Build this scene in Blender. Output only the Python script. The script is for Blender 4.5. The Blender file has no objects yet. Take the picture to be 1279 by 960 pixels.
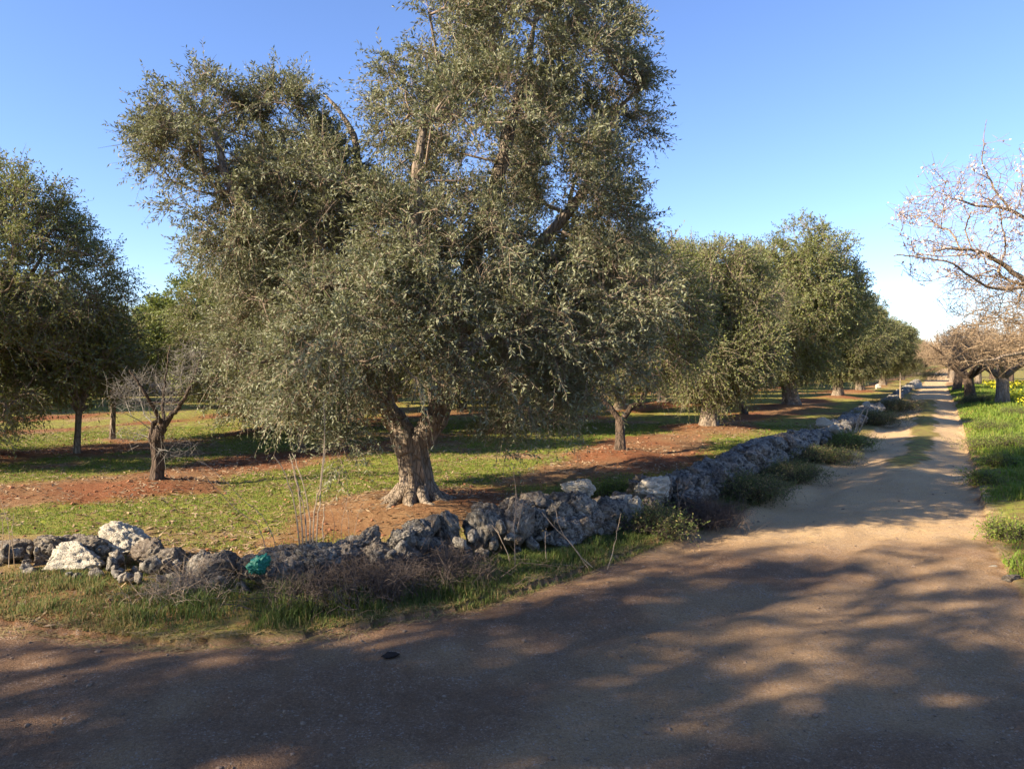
import bpy, math, random
import numpy as np
from mathutils import Vector

# ------------------------------------------------------------------ camera, world, sun, exposure
SC = bpy.context.scene
COL = SC.collection
R = math.radians
CAM_H = 1.6
FPX = 930.0                      # focal length in pixels of a 1279 px wide picture
PITCH = math.atan(30 / FPX)
cam_data = bpy.data.cameras.new('camera')
cam_data.sensor_width = 36
cam_data.lens = FPX / 1279 * 36
cam_data.clip_end = 6000
cam = bpy.data.objects.new('camera', cam_data)
COL.objects.link(cam)
cam.location = (0, 0, CAM_H)
cam.rotation_euler = (math.pi / 2 - PITCH, 0, 0)
SC.camera = cam

SUN_EL = 28.5
SUN_H = Vector((-0.92, -0.39, 0)).normalized()       # horizontal direction TO the sun
world = bpy.data.worlds.new('World')
SC.world = world
world.use_nodes = True
wn, wl = world.node_tree.nodes, world.node_tree.links
bg = wn['Background']
sky = wn.new('ShaderNodeTexSky')
sky.sky_type = 'NISHITA'
sky.sun_disc = False
sky.sun_elevation = R(SUN_EL)
sky.sun_rotation = math.atan2(SUN_H.x, SUN_H.y)
sky.altitude = 50
sky.air_density = 1.0
sky.dust_density = 0.05
sky.ozone_density = 2.5
tint = wn.new('ShaderNodeMix'); tint.data_type = 'RGBA'; tint.blend_type = 'MULTIPLY'
tint.inputs[0].default_value = 1.0; tint.inputs[7].default_value = (.86, .92, 1.18, 1)
wl.new(sky.outputs[0], tint.inputs[6]); wl.new(tint.outputs[2], bg.inputs[0])
bg.inputs[1].default_value = 0.078
sl = bpy.data.lights.new('sun', 'SUN')
sl.energy = 5.0
sl.angle = R(0.55)
sl.color = (1.0, 0.85, 0.64)
sun = bpy.data.objects.new('sun', sl)
COL.objects.link(sun)
sdir = Vector((SUN_H.x * math.cos(R(SUN_EL)), SUN_H.y * math.cos(R(SUN_EL)), math.sin(R(SUN_EL))))
sun.rotation_euler = sdir.to_track_quat('Z', 'Y').to_euler()
sun.location = sdir * 60
SC.view_settings.view_transform = 'Standard'
SC.view_settings.look = 'None'
SC.view_settings.exposure = 1.6
SC.view_settings.gamma = 1.0
SC.view_settings.use_curve_mapping = False
SC.cycles.max_bounces = 5
SC.cycles.diffuse_bounces = 3
SC.cycles.transparent_max_bounces = 4

# ------------------------------------------------------------------ numeric helpers
def ray(u, v):
    a, b = (u - 640) / FPX, (480 - v) / FPX
    cp, sp = math.cos(PITCH), math.sin(PITCH)
    return np.array([a, cp + b * sp, -sp + b * cp])
def gp(u, v, z=0.0):
    """ground point seen at a place of the photograph"""
    d = ray(u, v)
    t = (z - CAM_H) / d[2]
    return np.array([d[0] * t, d[1] * t, z])
def at(u, v, Y):
    d = ray(u, v)
    t = Y / d[1]
    return np.array([d[0] * t, Y, CAM_H + d[2] * t])

def hash3(ix, iy, iz, seed):
    n = (ix.astype(np.int64) * 374761393 + iy.astype(np.int64) * 668265263 + iz.astype(np.int64) * 2147483647 + seed * 974634777) & 0xffffffff
    n = ((n ^ (n >> 13)) * 1274126177) & 0xffffffff
    n = ((n ^ (n >> 16)) * 2246822519) & 0xffffffff
    return ((n ^ (n >> 15)) & 0xffffff) / float(0xffffff)
def vnoise(p, seed=0):
    p = np.asarray(p, float)
    i = np.floor(p); f = p - i; f = f * f * (3 - 2 * f)
    out = 0
    for dx in (0, 1):
        for dy in (0, 1):
            for dz in (0, 1):
                w = (f[:, 0] if dx else 1 - f[:, 0]) * (f[:, 1] if dy else 1 - f[:, 1]) * (f[:, 2] if dz else 1 - f[:, 2])
                out = out + w * hash3(i[:, 0] + dx, i[:, 1] + dy, i[:, 2] + dz, seed)
    return out
def fbm(p, seed=0, octv=4, gain=.5):
    s, a, t = 0, 1.0, 0
    p = np.asarray(p, float)
    for o in range(octv):
        s = s + a * vnoise(p * 2 ** o + 17.3 * o, seed + o); t += a; a *= gain
    return s / t
def fbm2(x, y, sc, seed=0, octv=4):
    x = np.atleast_1d(np.asarray(x, float)); y = np.atleast_1d(np.asarray(y, float))
    return fbm(np.stack([x * sc, y * sc, np.full_like(x, seed * 3.1)], 1), seed, octv)
def worley(p, seed=0):
    i = np.floor(p)
    best = np.full(len(p), 9.0)
    for dx in (-1, 0, 1):
        for dy in (-1, 0, 1):
            for dz in (-1, 0, 1):
                c = i + np.array([dx, dy, dz])
                q = c + np.stack([hash3(c[:, 0], c[:, 1], c[:, 2], seed + k) for k in (1, 2, 3)], 1)
                best = np.minimum(best, np.linalg.norm(q - p, axis=1))
    return best
def nrm(v):
    return v / np.maximum(np.linalg.norm(v, axis=-1, keepdims=True), 1e-9)
def sstep(a, b, x):
    t = np.clip((x - a) / (b - a), 0, 1)
    return t * t * (3 - 2 * t)
def seg_dist(x, y, line):
    best = np.full(np.shape(x), 1e9)
    for (ax, ay), (bx, by) in zip(line[:-1], line[1:]):
        dx, dy = bx - ax, by - ay
        t = np.clip(((x - ax) * dx + (y - ay) * dy) / (dx * dx + dy * dy), 0, 1)
        best = np.minimum(best, np.hypot(x - ax - t * dx, y - ay - t * dy))
    return best
def inside(x, y, poly):
    r = np.zeros(np.shape(x), bool)
    n = len(poly)
    for k in range(n):
        (x1, y1), (x2, y2) = poly[k], poly[(k + 1) % n]
        c = ((y1 > y) != (y2 > y)) & (x < (x2 - x1) * (y - y1) / ((y2 - y1) if y2 != y1 else 1e-9) + x1)
        r ^= c
    return r

# ------------------------------------------------------------------ object helpers
def mesh_np(name, verts, faces, mats, matidx=None, smooth=False, fattr=None, pattr=None):
    """faces: (n,k) array or list of such arrays"""
    me = bpy.data.meshes.new(name)
    fl = faces if isinstance(faces, list) else [faces]
    fl = [np.asarray(f, np.int32) for f in fl if len(f)]
    me.vertices.add(len(verts)); me.vertices.foreach_set('co', np.asarray(verts, np.float32).ravel())
    tot = np.concatenate([np.full(len(f), f.shape[1], np.int32) for f in fl])
    li = np.concatenate([f.ravel() for f in fl])
    me.loops.add(len(li)); me.loops.foreach_set('vertex_index', li)
    me.polygons.add(len(tot))
    st = np.concatenate([[0], np.cumsum(tot)[:-1]]).astype(np.int32)
    me.polygons.foreach_set('loop_start', st)
    me.polygons.foreach_set('loop_total', tot)
    if matidx is not None: me.polygons.foreach_set('material_index', np.asarray(matidx, np.int32))
    me.polygons.foreach_set('use_smooth', np.full(len(tot), bool(smooth)))
    for m in mats: me.materials.append(m)
    for nm, a in (fattr or {}).items():
        t = me.attributes.new(nm, 'FLOAT', 'FACE'); t.data.foreach_set('value', np.asarray(a, np.float32))
    for nm, a in (pattr or {}).items():
        t = me.attributes.new(nm, 'FLOAT', 'POINT'); t.data.foreach_set('value', np.asarray(a, np.float32))
    me.update(calc_edges=True)
    return me
def link(name, me, parent=None, loc=None):
    o = bpy.data.objects.new(name, me); COL.objects.link(o)
    if parent: o.parent = parent
    if loc is not None: o.location = loc
    return o
def tag(o, label=None, cat=None, group=None, kind=None):
    if label: o['label'] = label
    if cat: o['category'] = cat
    if group: o['group'] = group
    if kind: o['kind'] = kind
    return o
def empty(name, loc, label, cat, group=None, rz=0, s=1):
    o = bpy.data.objects.new(name, None); COL.objects.link(o)
    o.location = [float(a) for a in loc]; o.rotation_euler = (0, 0, rz); o.scale = (s, s, s) if np.isscalar(s) else s
    return tag(o, label, cat, group)
def copy_tree(o, loc, rz, s, label, cat=None, group=None):
    c = o.copy(); COL.objects.link(c); c.location = [float(a) for a in loc]; c.rotation_euler = (0, 0, rz)
    c.scale = (s, s, s) if np.isscalar(s) else s
    c['label'] = label
    if cat: c['category'] = cat
    if group: c['group'] = group
    elif 'group' in c: del c['group']
    for ch in o.children:
        k = ch.copy(); COL.objects.link(k); k.parent = c
    return c

class Geo:
    """collects vertex and face arrays"""
    def __init__(s): s.v = []; s.f = {3: [], 4: []}; s.m = {3: [], 4: []}; s.a = {3: [], 4: []}; s.n = 0
    def add(s, v, f, mat=0, var=None):
        f = np.asarray(f); k = f.shape[1]
        s.v.append(np.asarray(v, float)); s.f[k].append(f + s.n); s.n += len(v)
        s.m[k].append(np.full(len(f), mat)); s.a[k].append(np.full(len(f), .5) if var is None else np.broadcast_to(var, len(f)))
    def mesh(s, name, mats, smooth=False):
        fs, ms, at_ = [], [], []
        for k in (3, 4):
            if s.f[k]: fs.append(np.concatenate(s.f[k])); ms.append(np.concatenate(s.m[k])); at_.append(np.concatenate(s.a[k]))
        return mesh_np(name, np.concatenate(s.v), fs, mats, np.concatenate(ms), smooth, {'var': np.concatenate(at_)})

# ------------------------------------------------------------------ materials
def newmat(name):
    m = bpy.data.materials.new(name); m.use_nodes = True
    nt = m.node_tree; nt.nodes.clear()
    return m, nt
class N:
    def __init__(s, nt): s.nt = nt
    def __call__(s, typ, ins=None, **kw):
        n = s.nt.nodes.new('ShaderNode' + typ)
        for k, v in kw.items(): setattr(n, k, v)
        for k, v in (ins or {}).items():
            if hasattr(v, 'is_output'): s.nt.links.new(v, n.inputs[k])
            else: n.inputs[k].default_value = v
        return n
    def mix(s, f, a, b, blend='MIX'):
        n = s('Mix', data_type='RGBA', blend_type=blend)
        for idx, v in ((0, f), (6, a), (7, b)):
            if hasattr(v, 'is_output'): s.nt.links.new(v, n.inputs[idx])
            else: n.inputs[idx].default_value = v if idx == 0 else (*v, 1)
        return n.outputs[2]
    def math(s, op, a, b=0.0, clamp=False):
        n = s('Math', {0: a, 1: b}, operation=op, use_clamp=clamp); return n.outputs[0]
    def noise(s, vec, scale, detail=4, rough=.6):
        return s('TexNoise', {'Vector': vec, 'Scale': scale, 'Detail': detail, 'Roughness': rough}).outputs[0]
    def ramp(s, f, a, b):
        return s('MapRange', {0: f, 1: a, 2: b, 3: 0.0, 4: 1.0}).outputs[0]
    def attr(s, nm): return s('Attribute', attribute_name=nm).outputs['Fac']

def leaf_mat(name, top, top2, under, transl=.32, rough=.62):
    m, nt = newmat(name); n = N(nt)
    v = n.attr('var')
    c = n.mix(v, top, top2)
    g = n('NewGeometry')
    c2 = n.mix(g.outputs['Backfacing'], c, under)
    p = n('BsdfPrincipled', {'Base Color': c2, 'Roughness': rough, 'Specular IOR Level': .18})
    t = n('BsdfTranslucent', {'Color': c})
    mx = n('MixShader', {0: transl, 1: p.outputs[0], 2: t.outputs[0]})
    n('OutputMaterial', {0: mx.outputs[0]})
    return m
M = {}
M['olive_leaf'] = leaf_mat('olive_leaf', (.11, .128, .055), (.23, .232, .11), (.275, .285, .185))
M['olive_leaf_far'] = leaf_mat('olive_leaf_far', (.125, .145, .030), (.25, .26, .075), (.22, .24, .11))
M['olive_leaf_yellow'] = leaf_mat('olive_leaf_yellow', (.13, .16, .03), (.22, .25, .05), (.2, .24, .08))
M['grass'] = leaf_mat('grass_blade', (.06, .115, .016), (.46, .33, .165), (.10, .14, .035), .3)
M['grass_field'] = leaf_mat('grass_field', (.125, .215, .016), (.34, .30, .09), (.14, .20, .03), .3)
M['flower_yellow'] = leaf_mat('flower_yellow', (.5, .46, .02), (.62, .58, .04), (.5, .46, .03), .3)
M['blossom'] = leaf_mat('blossom_petal', (.75, .6, .6), (.8, .74, .72), (.75, .62, .62), .3)

def bark_mat(name, a, b, c, sc=9):
    m, nt = newmat(name); n = N(nt)
    tc = n('TexCoord').outputs['Object']
    mp = n('Mapping', {'Vector': tc, 'Scale': (1, 1, .28)}).outputs[0]
    n1 = n.noise(mp, sc, 8, .65); n2 = n.noise(mp, sc * 4, 6, .7); n3 = n.noise(tc, 3, 3)
    w = n('TexVoronoi', {'Vector': mp, 'Scale': sc * 2.6, 'Randomness': 1.0}, feature='DISTANCE_TO_EDGE').outputs[0]
    col = n.mix(n.ramp(n1, .35, .65), a, b)
    col = n.mix(n.math('MULTIPLY', n.ramp(n3, .5, .7), .5), col, c)
    crack = n.ramp(w, 0.0, .12)
    col = n.mix(n.math('MULTIPLY', n.math('SUBTRACT', 1.0, crack), .55), col, tuple(x * .45 for x in a))
    h = n.math('ADD', n.math('MULTIPLY', n1, 1.0), n.math('ADD', n.math('MULTIPLY', n2, .5), n.math('MULTIPLY', crack, .5)))
    bp = n('Bump', {'Height': h, 'Strength': .9, 'Distance': .03})
    p = n('BsdfPrincipled', {'Base Color': col, 'Roughness': .9, 'Normal': bp.outputs[0], 'Specular IOR Level': .2})
    n('OutputMaterial', {0: p.outputs[0]})
    return m
M['bark'] = bark_mat('olive_bark', (.17, .125, .085), (.33, .265, .20), (.24, .22, .19))
M['bark_dark'] = bark_mat('dark_bark', (.07, .05, .036), (.15, .105, .075), (.12, .10, .085))
M['bark_pale'] = bark_mat('pale_bark', (.2, .15, .11), (.33, .26, .2), (.36, .25, .08))
def plain(name, a, b, scale=30, rough=.85, bump=.3):
    m, nt = newmat(name); n = N(nt)
    tc = n('TexCoord').outputs['Object']
    n1 = n.noise(tc, scale, 4)
    bp = n('Bump', {'Height': n1, 'Strength': bump, 'Distance': .01})
    p = n('BsdfPrincipled', {'Base Color': n.mix(n.ramp(n1, .35, .65), a, b), 'Roughness': rough, 'Normal': bp.outputs[0], 'Specular IOR Level': .2})
    n('OutputMaterial', {0: p.outputs[0]})
    return m
M['twig'] = plain('twig', (.17, .125, .09), (.31, .24, .18))
M['twig_dark'] = plain('dry_brush', (.06, .045, .037), (.13, .10, .08))
M['grey_twig'] = plain('grey_twig', (.15, .135, .115), (.28, .255, .22))
M['almond_twig_lit'] = plain('almond_twig_pale', (.20, .135, .085), (.36, .27, .17))
M['almond_twig'] = plain('almond_twig', (.13, .085, .07), (.27, .185, .145))
M['stalk'] = plain('dry_stalk', (.28, .2, .13), (.42, .33, .23))
M['hill_mat'] = plain('hill_scrub', (.06, .08, .035), (.12, .13, .06), .15, .95, 0)
M['black_pipe'] = plain('black_pipe', (.02, .02, .02), (.03, .03, .03))
M['dung'] = plain('dark_clod', (.03, .022, .018), (.07, .05, .04), 60, .9, 1)

def stone_mat(name, pale, k=1.0):
    m, nt = newmat(name); n = N(nt)
    tc = n('Mapping', {'Vector': n('TexCoord').outputs['Object'], 'Scale': (k, k, k)}).outputs[0]
    oi = n('ObjectInfo').outputs['Random']
    n1 = n.noise(tc, 5, 8, .65); n2 = n.noise(tc, 22, 6, .7); n3 = n.noise(tc, 2.2, 4)
    vo = n('TexVoronoi', {'Vector': tc, 'Scale': 17.0}).outputs[0]
    grey, dark, cream = (.36, .33, .28), (.09, .082, .074), (.58, .51, .40)
    if pale:
        col = n.mix(n.ramp(n1, .36, .62), cream, (.66, .60, .49))
        col = n.mix(n.ramp(n2, .58, .70), col, (.22, .19, .15))
        col = n.mix(n.math('MULTIPLY', n.ramp(n3, .5, .66), .5), col, (.36, .3, .22))
    else:
        col = n.mix(n.ramp(n1, .42, .58), dark, grey)
        col = n.mix(n.math('MULTIPLY', n.ramp(n3, .52, .68), .55), col, (.38, .30, .21))
        col = n.mix(n.ramp(n2, .6, .72), col, (.42, .40, .36))
        col = n.mix(n.math('MULTIPLY', n.ramp(oi, .2, .9), .5), col, (.27, .20, .14))
        col = n.mix(n.math('MULTIPLY', n.ramp(n.noise(tc, .9, 3), .55, .68), .6), col, (.50, .43, .33))
    pit = n.ramp(vo, .05, .38)
    h = n.math('ADD', n.math('MULTIPLY', n1, .8), n.math('ADD', n.math('MULTIPLY', n2, .45), n.math('MULTIPLY', pit, .55)))
    bp = n('Bump', {'Height': h, 'Strength': 1.0, 'Distance': .035})
    p = n('BsdfPrincipled', {'Base Color': col, 'Roughness': .95, 'Normal': bp.outputs[0], 'Specular IOR Level': .15})
    n('OutputMaterial', {0: p.outputs[0]})
    return m
M['stone'] = stone_mat('grey_limestone', False)
M['rubble'] = stone_mat('rubble_limestone', False, 6.0)
M['stone_pale'] = stone_mat('pale_limestone', True)

def ground_mat():
    m, nt = newmat('earth'); n = N(nt)
    pos = n('NewGeometry').outputs['Position']
    road, grass, red, pale = (n.attr(k) for k in ('road', 'grass', 'red', 'pale'))
    nb = n.noise(pos, .9, 6); nm = n.noise(pos, 7, 7, .7); nf = n.noise(pos, 55, 5, .75); nff = n.noise(pos, 190, 3, .8)
    vo = n('TexVoronoi', {'Vector': pos, 'Scale': 120.0})
    vcol = n('SeparateColor', {0: vo.outputs['Color']}).outputs[0]
    # road
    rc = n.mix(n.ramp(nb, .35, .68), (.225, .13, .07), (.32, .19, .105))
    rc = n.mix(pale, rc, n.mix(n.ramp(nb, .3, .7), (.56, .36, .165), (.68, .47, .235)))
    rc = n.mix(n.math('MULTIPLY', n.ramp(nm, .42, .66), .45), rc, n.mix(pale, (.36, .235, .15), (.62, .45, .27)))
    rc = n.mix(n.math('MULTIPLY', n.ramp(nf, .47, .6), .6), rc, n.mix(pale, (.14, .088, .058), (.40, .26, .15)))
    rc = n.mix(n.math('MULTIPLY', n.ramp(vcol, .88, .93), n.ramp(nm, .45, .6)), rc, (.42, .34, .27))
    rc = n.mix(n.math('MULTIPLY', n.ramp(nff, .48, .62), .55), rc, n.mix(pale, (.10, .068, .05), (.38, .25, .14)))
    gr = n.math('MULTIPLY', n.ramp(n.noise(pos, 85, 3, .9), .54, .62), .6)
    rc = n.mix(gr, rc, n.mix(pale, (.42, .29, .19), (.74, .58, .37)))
    # earth of the orchard
    ec = n.mix(n.ramp(nm, .38, .62), (.24, .15, .07), (.37, .25, .125))
    ec = n.mix(n.math('MULTIPLY', n.ramp(n.noise(pos, 1.7, 5), .5, .7), .6), ec, (.22, .105, .05))
    ec = n.mix(red, ec, n.mix(n.ramp(nf, .35, .65), (.17, .058, .026), (.275, .105, .046)))
    ec = n.mix(n.math('MULTIPLY', n.ramp(nff, .5, .62), .6), ec, (.13, .07, .04))
    ec = n.mix(n.math('MULTIPLY', n.ramp(n.noise(pos, 26, 4, .8), .55, .64), .4), ec, (.40, .29, .17))
    gf = n.math('MULTIPLY', grass, n.ramp(n.math('ADD', n.math('MULTIPLY', nf, .6), n.math('MULTIPLY', nm, .6)), .48, .70), True)
    ec = n.mix(gf, ec, n.mix(n.ramp(nm, .4, .6), (.12, .195, .014), (.25, .295, .034)))
    rd = n.ramp(n.math('ADD', road, n.math('MULTIPLY', n.math('SUBTRACT', nm, .5), .7)), .38, .62)
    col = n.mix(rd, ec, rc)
    h = n.math('ADD', n.math('MULTIPLY', nm, 1.0), n.math('ADD', n.math('MULTIPLY', nf, .5), n.math('MULTIPLY', nff, .16)))
    h = n.math('ADD', h, n.math('MULTIPLY', n.ramp(vo.outputs[0], .0, .5), -.12))
    bp = n('Bump', {'Height': h, 'Strength': .9, 'Distance': .05})
    p = n('BsdfPrincipled', {'Base Color': col, 'Roughness': .95, 'Normal': bp.outputs[0], 'Specular IOR Level': .1})
    n('OutputMaterial', {0: p.outputs[0]})
    return m
M['ground'] = ground_mat()

# ------------------------------------------------------------------ layout of road, wall and orchard rows
def g2(u, v): return tuple(gp(u, v)[:2])
ROAD_L = [(-40, 3.6), (-9, 4.3), g2(0, 772), g2(120, 782), g2(220, 795), g2(330, 792), g2(450, 776), g2(560, 758), g2(650, 735), g2(740, 703), g2(850, 665),
          g2(940, 625), g2(1010, 592), g2(1068, 555), g2(1100, 532), g2(1128, 508), g2(1150, 484), g2(1160, 470), (85, 147)]
ROAD_R = [(88, 147), g2(1182, 480), g2(1192, 500), g2(1203, 530), g2(1212, 565), g2(1222, 600), g2(1232, 640), g2(1236, 670), g2(1262, 720), g2(1330, 790), (3.6, 1.0), (5.2, -3.0),
          (4, -7), (0, -2.2), (-4, -.2), (-9, .9), (-40, 1.2)]
ROAD = ROAD_L + ROAD_R
WALL = [(-12, 6.1), (-6.5, 5.85), g2(0, 712), g2(120, 722), g2(230, 732), g2(330, 738), g2(420, 732), g2(500, 722), g2(590, 705), g2(680, 685), g2(770, 662), g2(850, 637),
        g2(925, 603), g2(985, 574), g2(1035, 551), g2(1078, 528), g2(1105, 511), g2(1130, 492), g2(1148, 477)]
WALL = [(x - .05, y + .12) for x, y in WALL]
ROWM = np.array([.854, -.52]); ROWD = np.array([.52, .854])
trees_xy = []                      # filled before the ground is built, for the mounds of red earth

def masks(x, y):
    ins = inside(x, y, ROAD)
    d = seg_dist(x, y, ROAD + [ROAD[0]])
    d = d + (fbm2(x, y, 2.2, 5, 3) - .5) * .35
    road = np.where(ins, .5 + d / .35 * .5, .5 - d / .35 * .5)
    road = np.clip(road, 0, 1)
    m = x * ROWM[0] + y * ROWM[1]
    orchard = (m < -2.2)
    ph = (m + 5.0) / 4.15
    dist_row = np.abs(ph - np.round(ph)) * 4.15
    dist_row = dist_row + (fbm2(x, y, .45, 9, 4) - .5) * 3.0
    grass = sstep(.05, .9, dist_row)
    grass = grass * np.clip(sstep(.26, .44, fbm2(x, y, .9, 21, 4)), 0, 1)
    red = 1 - sstep(.3, 1.3, dist_row)
    nz = (fbm2(x, y, 1.6, 31, 3) - .5) * 1.0
    for tx, ty, tr in trees_xy:
        dd = np.hypot((x - tx), (y - ty)) + nz
        k = 1 - sstep(tr * .55, tr * 1.05, dd)
        red = np.maximum(red, k); grass = grass * (1 - k)
    grass = np.where(orchard, grass, 0.0)
    # right side of the track: meadow
    right = (m > 0.2) & ~ins
    grass = np.where(right, .45 + .55 * sstep(.35, .55, fbm2(x, y, .7, 41, 3)), grass)
    red = np.where(orchard, red * (.35 + .6 * sstep(.38, .62, fbm2(x, y, .7, 35, 4))), .15)
    verge = seg_dist(x, y, WALL) < .8
    grass = np.where(verge & ~ins, np.where(x < -1.9, .2, .55), grass)
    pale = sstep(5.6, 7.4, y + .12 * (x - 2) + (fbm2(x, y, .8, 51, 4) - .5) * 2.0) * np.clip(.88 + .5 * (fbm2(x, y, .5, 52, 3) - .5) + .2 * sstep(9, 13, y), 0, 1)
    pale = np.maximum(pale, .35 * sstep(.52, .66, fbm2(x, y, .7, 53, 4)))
    # grassy ridge in the middle of the track
    c = [g2(1118, 600), g2(1150, 560), g2(1157, 530), g2(1160, 510), g2(1160, 500)]
    rg = 1 - sstep(.1, .42, seg_dist(x, y, c) + (fbm2(x, y, 2, 61, 3) - .5) * .5)
    road2 = road * (1 - .75 * rg * sstep(9, 12, y))
    grass = np.where(ins, rg * .7, grass)
    return road2, grass, red, pale, ins, rg
def height(x, y):
    x = np.atleast_1d(np.asarray(x, float)); y = np.atleast_1d(np.asarray(y, float))
    ins = inside(x, y, ROAD)
    d = seg_dist(x, y, ROAD + [ROAD[0]])
    near = 1 - sstep(30, 90, np.hypot(x, y))
    h = (fbm2(x, y, .45, 3, 3) - .5) * .10 * near
    h = h + (fbm2(x, y, 2.6, 4, 4) - .5) * .045 * near
    h = h + np.where(ins, -.02, sstep(0, .5, d) * .035)
    h = h + np.where(ins, (fbm2(x, y, 6, 7, 3) - .5) * .022, (fbm2(x, y, 7, 8, 3) - .5) * .035) * near
    wd = seg_dist(x, y, WALL)
    cl = seg_dist(x, y, [g2(1080, 680), g2(1118, 600), g2(1150, 560), g2(1157, 530), g2(1162, 505), g2(1166, 485)]) + (fbm2(x, y, .8, 62, 2) - .5) * .4
    h = h - .045 * np.exp(-((cl - .75) / .22) ** 2) * sstep(6, 9, y) * ins
    cl2 = seg_dist(x, y, [(-12, 2.6), (-4, 2.7), (-1, 3.2), (2, 5), (4.5, 8)]) + (fbm2(x, y, .7, 63, 2) - .5) * .5
    h = h - .028 * (np.exp(-((cl2 - .15) / .16) ** 2) + np.exp(-((cl2 - 1.3) / .2) ** 2)) * ins
    for tx, ty, tr in trees_xy:
        dd = np.hypot(x - tx, y - ty)
        h = h + .11 * min(tr, 1.1) * (1 - sstep(.1, tr * 1.1, dd))
    return h
def hz(x, y): return float(height([x], [y])[0])

EXPL = {  # x, y, mound radius
 'main': (*g2(520, 640), 1.5), 'leftbig': (-8.6, 11.6, 1.2), 'bare': (*g2(197, 612), .9), 'young_a': (*g2(97, 570), .3), 'young_b': (*g2(141, 552), .3),
 'back_thick': (*g2(341, 541), 1.0), 'back_thin': (*g2(378, 569), .3), 'red_thin': (*g2(541, 546), .4), 'fork': (*g2(776, 571), .9),
 'r1': (*g2(886, 538), 1.5), 'r2': (*g2(930, 522), .6), 'r3': (*g2(989, 511), 1.6), 'r4': (*g2(1047, 498), 1.2), 'r5': (*g2(1074, 491), 1.2), 'r6': (*g2(1103, 484), 1.2),
 'r7': (*g2(1127, 476), 1.0), 'yellow': (*g2(250, 503), .5)}
trees_xy = [v for v in EXPL.values()]
rng = np.random.default_rng(11)
FAR = []
for k in range(0, 13):
    for j in range(-3, 26):
        p = ROWM * (-5 - 4.15 * k) + ROWD * (4.1 + 5.0 * j + (k % 2) * 1.5) + rng.normal(0, .35, 2)
        x, y = p
        if y < 9 or y > 105: continue
        u = 640 + x / y * FPX
        if u < -330 or u > 1150: continue
        if k == 0 and y < 75: continue
        if k == 1 and y < 17: continue
        if k == 2 and y < 18: continue
        if y < 22 and u < 0: continue
        if min(math.hypot(x - e[0], y - e[1]) for e in EXPL.values()) < 3.0: continue
        if 120 < u < 300 and 14 < y < 34: continue          # the open green glade seen past the bare tree
        FAR.append((x, y))
for x, y in FAR:
    if y < 40: trees_xy.append((x, y, .8))

# ------------------------------------------------------------------ ground sheet, split into road and field
def build_ground():
    fr = np.linspace(-R(48), R(48), 520)
    bk = np.linspace(R(48), R(312), 110)[1:-1]
    ang = np.concatenate([fr, bk]); na = len(ang)
    rad = np.concatenate([[.25, .8, 1.4], np.geomspace(1.9, 900, 430)]); nr = len(rad)
    A, RR = np.meshgrid(ang, rad)
    x = (np.sin(A) * RR).ravel(); y = (np.cos(A) * RR).ravel()
    z = height(x, y)
    r_ = np.hypot(x, y); z[r_ > 110] = 0
    road, grass, red, pale, ins, rg = masks(x, y)
    z = z + rg * .05
    v = np.stack([x, y, z], 1)
    v = np.vstack([v, [[0, 0, hz(0, 0)]]])
    i = np.arange(nr - 1)[:, None] * na; j = np.arange(na)[None, :]; j2 = (j + 1) % na
    f = np.stack([i + j, i + j2, i + na + j2, i + na + j], -1).reshape(-1, 4)
    f = f[:, ::-1]
    isr = ins[f].sum(1) >= 2
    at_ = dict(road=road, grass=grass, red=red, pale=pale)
    at_ = {k: np.append(a, a[0]) for k, a in at_.items()}
    cap = np.stack([np.arange(na), (np.arange(na) + 1) % na, np.full(na, nr * na)], 1)[:, ::-1]
    for name, fs in (('dirt_road', [f[isr], cap]), ('ground', [f[~isr]])):
        allv = np.unique(np.concatenate([a.ravel() for a in fs]))
        mp = np.zeros(len(v), np.int64); mp[allv] = np.arange(len(allv))
        me = mesh_np(name, v[allv], [mp[a] for a in fs], [M['ground']], smooth=True, pattr={k: a[allv] for k, a in at_.items()})
        tag(link(name, me), kind='structure')
build_ground()

# ------------------------------------------------------------------ tubes
def tube(geo, pts, rad, sides=6, mat=0, cap=True):
    pts = np.asarray(pts, float); rad = np.asarray(rad, float); n = len(pts)
    t = nrm(np.gradient(pts, axis=0))
    ref = np.array([0, 0, 1.0]) if abs(t[0, 2]) < .9 else np.array([1.0, 0, 0])
    s = nrm(np.cross(t[0], ref)); S = [s]
    for k in range(1, n):
        s = s - t[k] * np.dot(s, t[k]); s = nrm(s); S.append(s)
    S = np.array(S); B = np.cross(t, S)
    a = np.linspace(0, 2 * math.pi, sides, endpoint=False)
    ring = pts[:, None] + rad[:, None, None] * (np.cos(a)[None, :, None] * S[:, None] + np.sin(a)[None, :, None] * B[:, None])
    v = ring.reshape(-1, 3)
    i = np.arange(n - 1)[:, None] * sides; j = np.arange(sides)[None, :]; j2 = (j + 1) % sides
    f = np.stack([i + j, i + j2, i + sides + j2, i + sides + j], -1).reshape(-1, 4)
    if cap:
        v = np.vstack([v, pts[-1:]])
        geo.add(v, f, mat)
        c = np.stack([(n - 1) * sides + np.arange(sides), (n - 1) * sides + (np.arange(sides) + 1) % sides, np.full(sides, n * sides)], 1)
        geo.add(v, c, mat) if False else geo.f[3].append(c + geo.n - len(v)) or geo.m[3].append(np.full(len(c), mat)) or geo.a[3].append(np.full(len(c), .5))
    else: geo.add(v, f, mat)
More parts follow.
